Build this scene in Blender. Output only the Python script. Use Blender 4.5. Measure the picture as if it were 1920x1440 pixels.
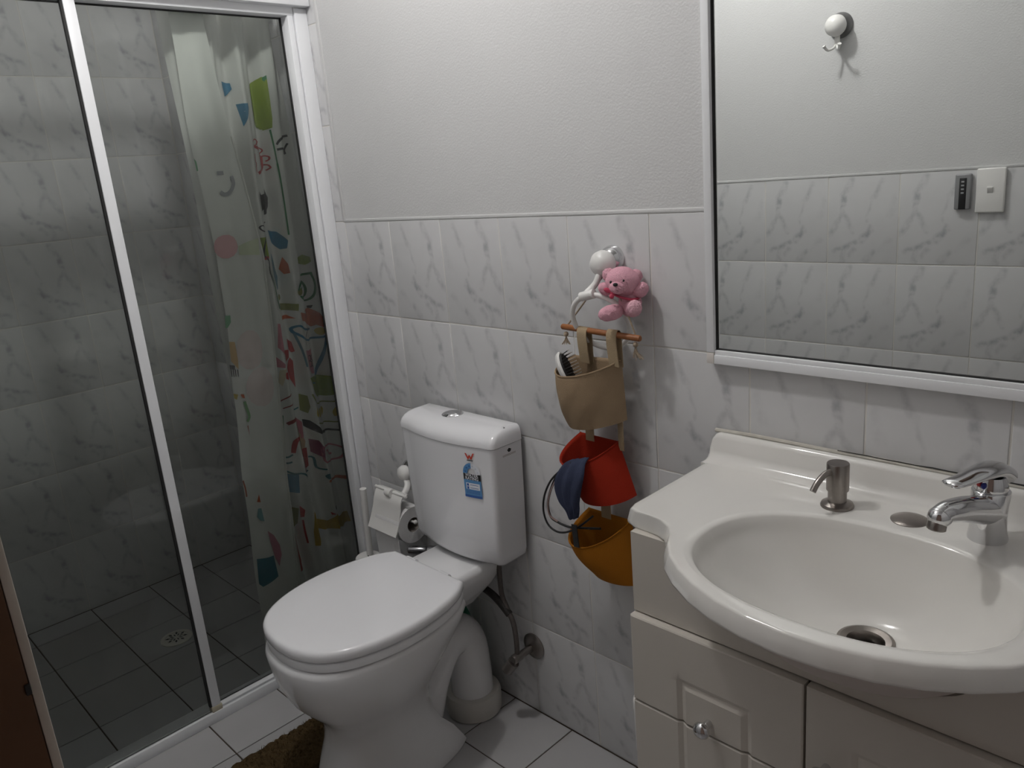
import bpy, bmesh, math, random
from mathutils import Vector, Matrix
random.seed(7)
PI = math.pi
SC = bpy.context.scene
COL = SC.collection
for o in list(bpy.data.objects):
    bpy.data.objects.remove(o)

# ------------------------------------------------------------------ camera
R0 = Vector((0.70377569, 0.70550046, -0.08347979))
R1 = Vector((0.12747275, -0.24100546, -0.96211593))
R2 = Vector((-0.69889232, 0.6664724, -0.25954587))
CAM = Vector((1.8707, -1.2111, 1.3550))
cd = bpy.data.cameras.new('camera')
cd.sensor_width = 36.0
cd.sensor_fit = 'HORIZONTAL'
cd.lens = 1478.55 * 36.0 / 1920.0
cd.clip_start = 0.01
cam = bpy.data.objects.new('camera', cd)
COL.objects.link(cam)
cam.matrix_world = Matrix(((R0.x, -R1.x, -R2.x, CAM.x), (R0.y, -R1.y, -R2.y, CAM.y), (R0.z, -R1.z, -R2.z, CAM.z), (0, 0, 0, 1)))
SC.camera = cam

# ------------------------------------------------------------------ world and exposure
LAMP = Vector((0.64, -0.60, 2.28))
LAMP_STRENGTH = 262.0
W = bpy.data.worlds.new('world')
SC.world = W
W.use_nodes = True
W.node_tree.nodes['Background'].inputs[0].default_value = (1.0, 0.70, 0.58, 1)
W.node_tree.nodes['Background'].inputs[1].default_value = 0.08
SC.view_settings.view_transform = 'Standard'
SC.view_settings.look = 'None'
SC.view_settings.gamma = 1.0
SC.view_settings.use_curve_mapping = False
SC.view_settings.exposure = 0.0

# ------------------------------------------------------------------ materials
MATS = {}
def mat(name, col=(0.8, 0.8, 0.8), rough=0.5, metal=0.0, bump=0.0, bscale=50.0, var=0.0, vscale=8.0, spec=0.5, coat=0.0, detail=4.0):
    """plain procedural material: colour varied by noise, fine relief from noise"""
    if name in MATS:
        return MATS[name]
    m = bpy.data.materials.new(name)
    m.use_nodes = True
    nt = m.node_tree
    b = nt.nodes['Principled BSDF']
    b.inputs['Base Color'].default_value = (*col, 1)
    b.inputs['Roughness'].default_value = rough
    b.inputs['Metallic'].default_value = metal
    b.inputs['Specular IOR Level'].default_value = spec
    b.inputs['Coat Weight'].default_value = coat
    tc = nt.nodes.new('ShaderNodeTexCoord')
    n = nt.nodes.new('ShaderNodeTexNoise')
    n.inputs['Scale'].default_value = vscale
    n.inputs['Detail'].default_value = detail
    nt.links.new(tc.outputs['Object'], n.inputs['Vector'])
    r = nt.nodes.new('ShaderNodeMix')
    r.data_type = 'RGBA'
    d = tuple(max(0, c * (1 - var)) for c in col)
    r.inputs[6].default_value = (*col, 1)
    r.inputs[7].default_value = (*d, 1)
    nt.links.new(n.outputs['Fac'], r.inputs[0])
    nt.links.new(r.outputs[2], b.inputs['Base Color'])
    if bump > 0:
        n2 = nt.nodes.new('ShaderNodeTexNoise')
        n2.inputs['Scale'].default_value = bscale
        n2.inputs['Detail'].default_value = 3
        nt.links.new(tc.outputs['Object'], n2.inputs['Vector'])
        bp = nt.nodes.new('ShaderNodeBump')
        bp.inputs['Strength'].default_value = bump
        bp.inputs['Distance'].default_value = 0.002
        nt.links.new(n2.outputs['Fac'], bp.inputs['Height'])
        nt.links.new(bp.outputs[0], b.inputs['Normal'])
    MATS[name] = m
    return m

def tile_material():
    """white glazed tile with one printed grey vein pattern, the same on every tile"""
    m = bpy.data.materials.new('marble_tile')
    m.use_nodes = True
    nt = m.node_tree
    N, Lk = nt.nodes, nt.links
    b = N['Principled BSDF']
    tc = N.new('ShaderNodeTexCoord')
    nz = N.new('ShaderNodeTexNoise')
    nz.inputs['Scale'].default_value = 22
    nz.inputs['Detail'].default_value = 4
    Lk.new(tc.outputs['Object'], nz.inputs['Vector'])
    sub = N.new('ShaderNodeVectorMath'); sub.operation = 'SUBTRACT'
    Lk.new(nz.outputs['Color'], sub.inputs[0]); sub.inputs[1].default_value = (0.5, 0.5, 0.5)
    scl = N.new('ShaderNodeVectorMath'); scl.operation = 'SCALE'
    Lk.new(sub.outputs[0], scl.inputs[0]); scl.inputs['Scale'].default_value = 0.030
    add = N.new('ShaderNodeVectorMath'); add.operation = 'ADD'
    Lk.new(tc.outputs['Object'], add.inputs[0]); Lk.new(scl.outputs[0], add.inputs[1])
    flat = N.new('ShaderNodeVectorMath'); flat.operation = 'MULTIPLY'
    Lk.new(add.outputs[0], flat.inputs[0]); flat.inputs[1].default_value = (1, 0, 1)
    acc = None
    segs = [((.22, .06), (.36, .24), .0045, .55), ((.36, .24), (.44, .52), .0032, .32),
            ((.68, .05), (.76, .22), .0060, .55), ((.76, .22), (.79, .40), .0045, .80),
            ((.79, .40), (.64, .62), .0050, .45), ((.79, .40), (.97, .66), .0050, .50),
            ((.40, .60), (.52, .74), .0060, .85), ((.52, .74), (.76, .81), .0050, .75),
            ((.76, .81), (.79, .98), .0048, .75), ((.78, .82), (.90, .84), .0050, .55),
            ((.60, .82), (.67, .90), .0050, .55), ((.34, .86), (.43, .97), .0055, .50),
            ((.12, .72), (.24, .84), .0045, .22), ((.05, .25), (.12, .45), .0060, .18)]
    for (a, c, wd, st) in segs:
        A = Vector((a[0] * .2 - .1, 0, .125 - a[1] * .25)); B = Vector((c[0] * .2 - .1, 0, .125 - c[1] * .25))
        d = B - A
        s1 = N.new('ShaderNodeVectorMath'); s1.operation = 'SUBTRACT'
        Lk.new(flat.outputs[0], s1.inputs[0]); s1.inputs[1].default_value = A
        dt = N.new('ShaderNodeVectorMath'); dt.operation = 'DOT_PRODUCT'
        Lk.new(s1.outputs[0], dt.inputs[0]); dt.inputs[1].default_value = d / d.length_squared
        cl = N.new('ShaderNodeClamp'); Lk.new(dt.outputs['Value'], cl.inputs[0])
        s2 = N.new('ShaderNodeVectorMath'); s2.operation = 'SCALE'
        s2.inputs[0].default_value = d; Lk.new(cl.outputs[0], s2.inputs['Scale'])
        ds = N.new('ShaderNodeVectorMath'); ds.operation = 'DISTANCE'
        Lk.new(s1.outputs[0], ds.inputs[0]); Lk.new(s2.outputs[0], ds.inputs[1])
        mr = N.new('ShaderNodeMapRange'); mr.interpolation_type = 'SMOOTHSTEP'
        mr.inputs['From Min'].default_value = 0; mr.inputs['From Max'].default_value = wd * 2.6
        mr.inputs['To Min'].default_value = st; mr.inputs['To Max'].default_value = 0
        Lk.new(ds.outputs['Value'], mr.inputs['Value'])
        if acc is None:
            acc = mr.outputs[0]
        else:
            mx = N.new('ShaderNodeMath'); mx.operation = 'MAXIMUM'
            Lk.new(acc, mx.inputs[0]); Lk.new(mr.outputs[0], mx.inputs[1]); acc = mx.outputs[0]
    n3 = N.new('ShaderNodeTexNoise'); n3.inputs['Scale'].default_value = 45; n3.inputs['Detail'].default_value = 3
    Lk.new(tc.outputs['Object'], n3.inputs['Vector'])
    brk = N.new('ShaderNodeMapRange')
    brk.inputs['From Min'].default_value = .38; brk.inputs['From Max'].default_value = .62
    brk.inputs['To Min'].default_value = .2
    Lk.new(n3.outputs['Fac'], brk.inputs['Value'])
    ml = N.new('ShaderNodeMath'); ml.operation = 'MULTIPLY'
    Lk.new(acc, ml.inputs[0]); Lk.new(brk.outputs[0], ml.inputs[1])
    n4 = N.new('ShaderNodeTexNoise'); n4.inputs['Scale'].default_value = 11; n4.inputs['Detail'].default_value = 2
    Lk.new(tc.outputs['Object'], n4.inputs['Vector'])
    base = N.new('ShaderNodeMix'); base.data_type = 'RGBA'
    base.inputs[6].default_value = (.66, .66, .665, 1); base.inputs[7].default_value = (.58, .58, .585, 1)
    Lk.new(n4.outputs['Fac'], base.inputs[0])
    mix = N.new('ShaderNodeMix'); mix.data_type = 'RGBA'
    Lk.new(ml.outputs[0], mix.inputs[0]); Lk.new(base.outputs[2], mix.inputs[6])
    mix.inputs[7].default_value = (.345, .35, .37, 1)
    Lk.new(mix.outputs[2], b.inputs['Base Color'])
    b.inputs['Roughness'].default_value = .22
    b.inputs['Specular IOR Level'].default_value = .4
    return m

def plaster_material():
    m = mat('painted_plaster', (.62, .62, .62), .62, bump=.35, bscale=240, var=.04, vscale=3)
    return m

def glass_material(name, tint, refl=.03):
    """thin pane: tinted see-through with a faint mirror reflection and dull water marks"""
    m = bpy.data.materials.new(name)
    m.use_nodes = True
    nt = m.node_tree
    N, Lk = nt.nodes, nt.links
    for n in list(N):
        N.remove(n)
    out = N.new('ShaderNodeOutputMaterial')
    tr = N.new('ShaderNodeBsdfTransparent'); tr.inputs[0].default_value = (*tint, 1)
    gl = N.new('ShaderNodeBsdfGlossy'); gl.inputs['Roughness'].default_value = .02
    gl.inputs[0].default_value = (.9, .92, .92, 1)
    lw = N.new('ShaderNodeFresnel'); lw.inputs[0].default_value = 1.35
    m1 = N.new('ShaderNodeMixShader')
    Lk.new(lw.outputs[0], m1.inputs[0]); Lk.new(tr.outputs[0], m1.inputs[1]); Lk.new(gl.outputs[0], m1.inputs[2])
    df = N.new('ShaderNodeBsdfDiffuse'); df.inputs[0].default_value = (.5, .52, .5, 1)
    tc = N.new('ShaderNodeTexCoord')
    mp = N.new('ShaderNodeMapping'); mp.inputs['Scale'].default_value = (9, 9, 1.4)
    nz = N.new('ShaderNodeTexNoise'); nz.inputs['Scale'].default_value = 2.2; nz.inputs['Detail'].default_value = 5
    Lk.new(tc.outputs['Object'], mp.inputs[0]); Lk.new(mp.outputs[0], nz.inputs['Vector'])
    mr = N.new('ShaderNodeMapRange'); mr.inputs['From Min'].default_value = .35; mr.inputs['From Max'].default_value = .8
    mr.inputs['To Min'].default_value = .005; mr.inputs['To Max'].default_value = .05
    Lk.new(nz.outputs['Fac'], mr.inputs['Value'])
    m2 = N.new('ShaderNodeMixShader')
    Lk.new(mr.outputs[0], m2.inputs[0]); Lk.new(m1.outputs[0], m2.inputs[1]); Lk.new(df.outputs[0], m2.inputs[2])
    Lk.new(m2.outputs[0], out.inputs[0])
    return m

def curtain_material(name, col, through=.18, clear=.10):
    m = bpy.data.materials.new(name)
    m.use_nodes = True
    nt = m.node_tree
    N, Lk = nt.nodes, nt.links
    for n in list(N):
        N.remove(n)
    out = N.new('ShaderNodeOutputMaterial')
    df = N.new('ShaderNodeBsdfDiffuse')
    tl = N.new('ShaderNodeBsdfTranslucent')
    tr = N.new('ShaderNodeBsdfTransparent')
    gl = N.new('ShaderNodeBsdfGlossy'); gl.inputs['Roughness'].default_value = .3
    tc = N.new('ShaderNodeTexCoord')
    nz = N.new('ShaderNodeTexNoise'); nz.inputs['Scale'].default_value = 5
    Lk.new(tc.outputs['Object'], nz.inputs['Vector'])
    mx = N.new('ShaderNodeMix'); mx.data_type = 'RGBA'
    mx.inputs[6].default_value = (*col, 1); mx.inputs[7].default_value = (*[c * .88 for c in col], 1)
    Lk.new(nz.outputs['Fac'], mx.inputs[0])
    Lk.new(mx.outputs[2], df.inputs[0]); Lk.new(mx.outputs[2], tl.inputs[0])
    a = N.new('ShaderNodeMixShader'); a.inputs[0].default_value = through
    Lk.new(df.outputs[0], a.inputs[1]); Lk.new(tl.outputs[0], a.inputs[2])
    b = N.new('ShaderNodeMixShader'); b.inputs[0].default_value = clear
    Lk.new(a.outputs[0], b.inputs[1]); Lk.new(tr.outputs[0], b.inputs[2])
    c = N.new('ShaderNodeMixShader'); c.inputs[0].default_value = .05
    Lk.new(b.outputs[0], c.inputs[1]); Lk.new(gl.outputs[0], c.inputs[2])
    Lk.new(c.outputs[0], out.inputs[0])
    return m

def emission_material(name, col, strength):
    m = bpy.data.materials.new(name)
    m.use_nodes = True
    b = m.node_tree.nodes['Principled BSDF']
    b.inputs['Base Color'].default_value = (.9, .9, .9, 1)
    b.inputs['Emission Color'].default_value = (*col, 1)
    b.inputs['Emission Strength'].default_value = strength
    return m

TILE = tile_material()
PLASTER = plaster_material()
GROUT = mat('wall_grout', (.76, .74, .70), .8, var=.25, vscale=14)
FGROUT = mat('floor_grout', (.085, .062, .045), .9, var=.5, vscale=9)
FTILE = mat('floor_tile_glaze', (.46, .455, .46), .34, bump=.12, bscale=60, var=.10, vscale=7)
CERAMIC = mat('vitreous_china', (.84, .84, .85), .10, coat=.3, var=.02)
SEATP = mat('seat_plastic', (.86, .86, .88), .16, coat=.2, var=.015)
CISP = mat('cistern_plastic', (.84, .84, .86), .14, coat=.25, var=.015)
CHROME = mat('chrome', (.74, .74, .75), .09, 1.0, var=.12, vscale=30)
NICKEL = mat('brushed_nickel', (.34, .31, .29), .30, 1.0, bump=.05, bscale=300, var=.15, vscale=40)
ALU = mat('white_powder_coat', (.82, .83, .85), .35, var=.05)
WPLAST = mat('white_plastic', (.80, .79, .77), .35, var=.04)
RUBBER_AND_GAP = mat('dark_seal_and_gap', (.02, .02, .02), .7, var=.2)
CAB = mat('cream_cabinet', (.66, .62, .56), .38, var=.06, vscale=5)
BASIN = mat('cultured_marble', (.80, .785, .75), .13, coat=.4, var=.035, vscale=14)
BLACK = mat('black_print', (.012, .012, .013), .5, var=.2)

# ------------------------------------------------------------------ mesh helpers
def new_bm():
    return bmesh.new()

ROOT = {}
def mesh_from(bm, name, sharp=38):
    bmesh.ops.remove_doubles(bm, verts=bm.verts, dist=1e-6)
    bmesh.ops.recalc_face_normals(bm, faces=bm.faces)
    for f in bm.faces:
        f.smooth = True
    for e in bm.edges:
        if len(e.link_faces) == 2 and e.calc_face_angle(0) > math.radians(sharp):
            e.smooth = False
    me = bpy.data.meshes.new(name)
    bm.to_mesh(me)
    bm.free()
    return me

def thing(name, label, cat, loc=(0, 0, 0), group=None):
    o = bpy.data.objects.new(name, None)
    o.empty_display_size = .02
    COL.objects.link(o)
    o.location = loc
    ROOT[o.name] = Vector(loc)
    o['label'] = label
    o['category'] = cat
    if group:
        o['group'] = group
    return o

def part(name, bm, m, parent, label=None, kind=None, sharp=38):
    """bm is in world coordinates; the mesh is stored relative to its thing"""
    loc = ROOT[parent.name]
    bmesh.ops.translate(bm, verts=bm.verts, vec=-loc)
    o = bpy.data.objects.new(name, mesh_from(bm, name, sharp))
    o.data.materials.append(m)
    COL.objects.link(o)
    o.parent = parent
    ROOT[o.name] = loc
    if label:
        o['label'] = label
    if kind:
        o['kind'] = kind
    return o

def solo(name, bm, m, label=None, cat=None, group=None, kind=None, loc=None, sharp=38):
    """one-mesh thing or piece of the setting, origin at its base"""
    if loc is None:
        xs = [v.co for v in bm.verts]
        loc = Vector(((min(v.x for v in xs) + max(v.x for v in xs)) / 2, (min(v.y for v in xs) + max(v.y for v in xs)) / 2, min(v.z for v in xs)))
    loc = Vector(loc)
    bmesh.ops.translate(bm, verts=bm.verts, vec=-loc)
    o = bpy.data.objects.new(name, mesh_from(bm, name, sharp))
    o.data.materials.append(m)
    COL.objects.link(o)
    o.location = loc
    ROOT[o.name] = loc
    if label: o['label'] = label
    if cat: o['category'] = cat
    if group: o['group'] = group
    if kind: o['kind'] = kind
    return o

def box(bm, x0, x1, y0, y1, z0, z1, bev=0.0, seg=2):
    r = bmesh.ops.create_cube(bm, size=1)
    vs = r['verts']
    for v in vs:
        v.co = Vector((x0 + (v.co.x + .5) * (x1 - x0), y0 + (v.co.y + .5) * (y1 - y0), z0 + (v.co.z + .5) * (z1 - z0)))
    if bev > 0:
        es = list({e for v in vs for e in v.link_edges})
        bmesh.ops.bevel(bm, geom=es, offset=bev, segments=seg, profile=.5, affect='EDGES')
    return bm

def Bx(x0, x1, y0, y1, z0, z1, bev=0.0, seg=2):
    return box(new_bm(), x0, x1, y0, y1, z0, z1, bev, seg)

def loft(bm, rings, cap0=True, cap1=True, closed=True):
    vr = [[bm.verts.new(p) for p in r] for r in rings]
    n = len(rings[0])
    for a, b in zip(vr[:-1], vr[1:]):
        for i in range(n if closed else n - 1):
            j = (i + 1) % n
            bm.faces.new((a[i], a[j], b[j], b[i]))
    if cap0: bm.faces.new(list(reversed(vr[0])))
    if cap1: bm.faces.new(vr[-1])
    return bm

def frame_of(d):
    d = d.normalized()
    u = Vector((0, 0, 1)) if abs(d.z) < .9 else Vector((1, 0, 0))
    s = d.cross(u).normalized()
    return s, s.cross(d).normalized()

def lathe(bm, prof, origin, axis=(0, 0, 1), n=32, cap=True):
    """prof: list of (radius, distance along axis)"""
    o = Vector(origin); ax = Vector(axis).normalized(); s, t = frame_of(ax)
    rings = []
    for r, h in prof:
        r = max(r, 1e-5)
        rings.append([o + ax * h + (s * math.cos(2 * PI * k / n) + t * math.sin(2 * PI * k / n)) * r for k in range(n)])
    return loft(bm, rings, cap, cap)

def smooth_path(pts, k=6):
    P = [Vector(p) for p in pts]
    if len(P) < 3:
        return P
    out = []
    for i in range(len(P) - 1):
        p0 = P[max(i - 1, 0)]; p1 = P[i]; p2 = P[i + 1]; p3 = P[min(i + 2, len(P) - 1)]
        for j in range(k):
            t = j / k
            out.append(.5 * ((2 * p1) + (-p0 + p2) * t + (2 * p0 - 5 * p1 + 4 * p2 - p3) * t * t + (-p0 + 3 * p1 - 3 * p2 + p3) * t ** 3))
    out.append(P[-1])
    return out

def tube(bm, pts, r, n=12, closed=False, flat=1.0, cap=True):
    """sweep a round section; r a number or a list over pts; flat squashes the section"""
    P = [Vector(p) for p in pts]
    m = len(P)
    rs = r if isinstance(r, (list, tuple)) else [r] * m
    rings = []
    up = None
    for i in range(m):
        if closed:
            d = P[(i + 1) % m] - P[i - 1]
        else:
            d = P[min(i + 1, m - 1)] - P[max(i - 1, 0)]
        d.normalize()
        if up is None:
            s, up = frame_of(d)
        s = d.cross(up)
        if s.length < 1e-6:
            s, up = frame_of(d)
        s.normalize()
        up = s.cross(d).normalized()
        rings.append([P[i] + (s * math.cos(2 * PI * k / n) + up * math.sin(2 * PI * k / n) * flat) * rs[i] for k in range(n)])
    if closed:
        rings.append(rings[0])
        return loft(bm, rings, False, False)
    return loft(bm, rings, cap, cap)

def ellipsoid(bm, c, rx, ry, rz, rot=None, seg=20, ring=14):
    r = bmesh.ops.create_uvsphere(bm, u_segments=seg, v_segments=ring, radius=1)
    M = Matrix.Diagonal((rx, ry, rz, 1))
    if rot is not None:
        M = rot.to_4x4() @ M
    M = Matrix.Translation(Vector(c)) @ M
    bmesh.ops.transform(bm, matrix=M, verts=r['verts'])
    return bm

def lerp(a, b, t):
    return a + (b - a) * t

def copy_tree(o, parent=None):
    c = o.copy(); COL.objects.link(c); c.parent = parent
    ROOT[c.name] = ROOT.get(o.name, Vector())
    for ch in list(o.children):
        copy_tree(ch, c)
    return c

# ================================================================== THE SETTING
H = 2.42          # ceiling height
TT = 1.261        # top of the tiled part
XL, XR, YF = -1.0, 2.12, -1.14
ROWS = [0.0, .261, .511, .761, 1.011, 1.261, 1.511, 1.761, 2.011, 2.261, 2.511]

def struct(name, bm, m):
    return solo(name, bm, m, kind='structure')

TILE_CACHE = {}
def tile_mesh(key, x0, x1, z0, z1, th, bev, m):
    k = (key, round(x0, 4), round(x1, 4), round(z0, 4), round(z1, 4))
    if k in TILE_CACHE:
        return TILE_CACHE[k]
    bm = Bx(x0, x1, 0, th, z0, z1)
    es = [e for e in bm.edges if all(abs(v.co.y) < 1e-6 for v in e.verts)]
    bmesh.ops.bevel(bm, geom=es, offset=bev, segments=2, profile=.6, affect='EDGES')
    me = mesh_from(bm, key, 60)
    me.materials.append(m)
    TILE_CACHE[k] = me
    return me

def tile_wall(parent, origin, rotz, ujoints, u0, u1, rows, gap=.003):
    """tiles as children of a wall; u runs along the wall, seen from the room left to right"""
    root = ROOT[parent.name]
    c, s = math.cos(rotz), math.sin(rotz)
    for ua, ub in zip(ujoints[:-1], ujoints[1:]):
        a, b = max(ua, u0), min(ub, u1)
        if b - a < .012:
            continue
        uc = (ua + ub) / 2
        for za, zb in rows:
            zc = zb - .125 if zb <= TT else za + .125
            zt = min(zb, H)
            if zt - za < .012:
                continue
            me = tile_mesh('tile', a - uc + gap / 2, b - uc - gap / 2, za - zc + gap / 2, zt - zc - gap / 2, .006, .0012, TILE)
            o = bpy.data.objects.new('tile', me)
            COL.objects.link(o)
            o.parent = parent
            j = random.uniform(-.0003, .0003)
            o.location = Vector(origin) + Vector((c * uc - s * j, s * uc + c * j, zc)) - root
            o.rotation_euler = (random.uniform(-.0018, .0018), 0, rotz + random.uniform(-.0015, .0015))

LOW = list(zip(ROWS[:5], ROWS[1:6]))
HIGH = list(zip(ROWS[5:-1], ROWS[6:]))

# back wall: toilet, mirror and vanity stand against it
bm = Bx(.003, XR + .1, .0015, .1, TT, H)
wall_back = struct('wall_back', bm, PLASTER)
part('grout_bed', box(Bx(XL - .1, XR + .1, .0011, .1, 0, TT), XL - .1, .003, .0011, .1, TT, H), GROUT, wall_back)
part('plaster_edge', box(Bx(.0, XR, -.0012, .004, TT - .001, TT + .007, .002), -.006, .006, -.0025, .004, TT, H, .002), PLASTER, wall_back)
UJ = [XL + .2 * k for k in range(0, 17)]
tile_wall(wall_back, (0, 0, 0), 0, UJ, XL, XR, LOW)
tile_wall(wall_back, (0, 0, 0), 0, UJ, XL, -.004, HIGH)

# shower wall on the left, tiled to the ceiling
wall_left = struct('wall_left', Bx(XL - .1, XL - .0011, YF - .11, 0, 0, H), GROUT)
tile_wall(wall_left, (XL, 0, 0), PI / 2, [-1.2 + .2 * k for k in range(7)], YF, -.001, LOW + HIGH)

# front wall with the doorway the photograph is taken from
XD = 1.375
bm = Bx(XL - .1, XD - .004, YF - .11, YF - .0015, TT, H)
box(bm, XD - .004, XR + .1, YF - .11, YF - .0015, 2.06, H)
wall_front = struct('wall_front', bm, PLASTER)
bm = Bx(XL - .1, XD - .004, YF - .11, YF - .0011, 0, TT)
part('grout_bed', bm, GROUT, wall_front)
UF = [-1.435 + .2 * k for k in range(0, 14)]
part('plaster_edge', Bx(XL, XD - .004, YF - .004, YF + .0012, TT - .001, TT + .007, .002), PLASTER, wall_front)
tile_wall(wall_front, (0, YF, 0), PI, UF, -XD + .004, -XL, LOW)
part('plaster_edge', Bx(XD - .004, XD, YF - .0055, YF, 0, 2.06, .001), mat('chipped_paint', (.60, .55, .48), .7, bump=.3, bscale=60, var=.35, vscale=20), wall_front)

door_1 = struct('door_1', box(box(Bx(XD - .03, XD + .0005, YF - .15, YF - .006, 0, 2.06), XD - .03, XR, YF - .15, YF - .006, 2.03, 2.06), XR - .02, XR, YF - .15, YF - .006, 0, 2.06),
                mat('brown_timber', (.13, .055, .018), .45, bump=.2, bscale=30, var=.45, vscale=16))
part('strike_plate', box(new_bm(), XD, XD + .0025, YF - .0085, YF - .0055, 1.086, 1.0925, .0005), RUBBER_AND_GAP, door_1)

wall_right = struct('wall_right', Bx(XR + .0015, XR + .1, YF - .11, .0, TT, H), PLASTER)
part('grout_bed', Bx(XR + .0011, XR + .1, YF - .11, 0, 0, TT), GROUT, wall_right)
tile_wall(wall_right, (XR, 0, 0), -PI / 2, [.2 * k for k in range(7)], .001, -YF, LOW)

ceiling = struct('ceiling', Bx(XL - .1, XR + .1, YF - .11, .1, H, H + .05), mat('ceiling_paint', (.60, .59, .58), .7, var=.03))

# floor: one grid of square tiles, inside the shower and out
floor = struct('floor', Bx(XL - .1, XR + .1, YF - .7, .1, -.08, -.0022), FGROUT)
fx = [.11 + .2 * k for k in range(-6, 12)]
fy = [-.2 * k for k in range(0, 10)]
for a, b in zip(fx[:-1], fx[1:]):
    for hi, lo in zip(fy[:-1], fy[1:]):
        x0, x1 = max(a, XL + .002), min(b, XR - .002)
        if x1 - x0 < .015:
            continue
        y1 = hi - (.0005 if hi == 0 else 0)
        cx, cy = (a + b) / 2, (hi + lo) / 2
        k = ('ftile', round(x0 - cx, 4), round(x1 - cx, 4), round(y1 - cy, 4))
        if k not in TILE_CACHE:
            q = Bx(x0 - cx + .0018, x1 - cx - .0018, lo - cy + .0018, y1 - cy - .0018, -.008, 0)
            es = [e for e in q.edges if all(abs(v.co.z) < 1e-6 for v in e.verts)]
            bmesh.ops.bevel(q, geom=es, offset=.0012, segments=2, profile=.6, affect='EDGES')
            me = mesh_from(q, 'floor_tile', 60)
            me.materials.append(FTILE)
            TILE_CACHE[k] = me
        o = bpy.data.objects.new('floor_tile', TILE_CACHE[k])
        COL.objects.link(o)
        o.parent = floor
        o.location = Vector((cx, cy, random.uniform(-.0004, .0002))) - ROOT['floor']

# ceiling lamp
lamp = thing('ceiling_lamp', 'small round white ceiling lamp giving the only light in the bathroom', 'lamp', (LAMP.x, LAMP.y, H))
part('lamp_base', lathe(new_bm(), [(.055, 0), (.055, -.03), (.045, -.045)], (LAMP.x, LAMP.y, H)), WPLAST, lamp)
part('lamp_shade', ellipsoid(new_bm(), LAMP, .043, .043, .047), emission_material('lamp_glow', (1.0, .985, .97), LAMP_STRENGTH), lamp)

# ================================================================== SHOWER SCREEN
scr = thing('shower_screen', 'white framed glass shower screen with sliding panels and low sill', 'shower screen', (-.06, -.57, 0))
bm = Bx(-.094, -.043, -.037, -.0005, .031, 1.80, .0015)
box(bm, -.090, -.047, -.056, -.0395, .031, 1.80, .0015)
part('wall_jamb', bm, ALU, scr)
bm = Bx(-.096, -.046, YF + .0005, -.0385, 1.783, 1.85, .0015)
box(bm, -.046, -.022, YF + .0005, -.002, 1.803, 1.85, .0015)
part('header_rail', bm, ALU, scr)
bm = Bx(-.057, -.047, YF + .0005, -.0005, .0, .030, .0015)
box(bm, -.105, -.066, YF + .0005, -.0005, .0, .030, .0015)
box(bm, -.070, -.056, YF + .0005, -.0005, .0, .008)
sill = part('sill', bm, ALU, scr)
bm = Bx(-.070, -.050, -.581, -.557, .045, 1.80, .002)
stile = part('stile', bm, ALU, scr)
part('track_gap_shade', Bx(-.0658, -.0572, YF + .001, -.001, .008, .0225), RUBBER_AND_GAP, scr)  # black strip filling the slot, its shade put in as colour
part('stile_foot', Bx(-.071, -.049, -.583, -.555, .030, .046, .001), mat('yellowed_plastic', (.62, .56, .42), .5, var=.3, vscale=60), stile)
PANE = glass_material('shower_glass', (.89, .905, .89))
part('glass_pane', Bx(-.066, -.061, YF + .002, -.579, .030, 1.79), PANE, scr)
part('glass_pane', Bx(-.089, -.084, -.575, -.052, .030, 1.79), PANE, scr)
part('rubber_seal', Bx(-.063, -.053, -.586, -.581, .046, 1.79), RUBBER_AND_GAP, scr)
part('rubber_seal', box(Bx(-.086, -.080, -.059, -.056, .031, 1.783), -.086, -.080, YF + .01, -.056, 1.780, 1.7835), RUBBER_AND_GAP, scr)

# floor waste in the shower
dr = thing('floor_drain', 'round cream floor drain with petal shaped slots in the shower floor', 'drain', (-.556, -.479, 0))
bm = lathe(new_bm(), [(.048, -.001), (.048, .003), (.044, .0045), (.036, .0042), (.036, .002)], (-.556, -.479, 0), n=40)
part('drain_plate', bm, mat('cream_plastic', (.74, .72, .64), .45, var=.15), dr)
bm = new_bm()
for k in range(16):
    a = 2 * PI * k / 16
    r0, r1 = (.007, .022) if k % 2 == 0 else (.018, .034)
    w = .0022 if k % 2 == 0 else .0036
    d = Vector((math.cos(a), math.sin(a), 0)); s = Vector((-d.y, d.x, 0))
    c = Vector((-.556, -.479, .0046))
    ring = [c + d * r0, c + d * lerp(r0, r1, .5) + s * w, c + d * r1, c + d * lerp(r0, r1, .5) - s * w]
    loft(bm, [ring, [p + Vector((0, 0, .0004)) for p in ring]])
part('drain_slots', bm, RUBBER_AND_GAP, dr)

# ================================================================== SHOWER CURTAIN
cur = thing('shower_curtain', 'translucent white shower curtain with colourful kitchen doodles behind the glass', 'curtain', (-.13, -.2, .06))
def interp(tab, z):
    if z >= tab[0][0]: return tab[0][1]
    for (z0, a), (z1, b) in zip(tab[:-1], tab[1:]):
        if z >= z1:
            t = (z0 - z) / (z0 - z1)
            t = t * t * (3 - 2 * t) if False else t
            return lerp(a, b, t)
    return tab[-1][1]
FL = [(1.98, -.325), (1.79, -.332), (1.484, -.336), (1.21, -.322), (1.046, -.328), (.612, -.363), (.33, -.376), (.06, -.383)]
FR = [(1.98, -.235), (1.766, -.252), (1.532, -.229), (1.193, -.195), (.875, -.212), (.567, -.234), (.257, -.254), (.06, -.262)]
def xF(y, z):
    return -.108 + .0045 * math.sin(y * 70 + z * 1.3) + .003 * math.sin(z * 7 + y * 20) + .0025 * math.sin(z * 19 + y * 55)
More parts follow.
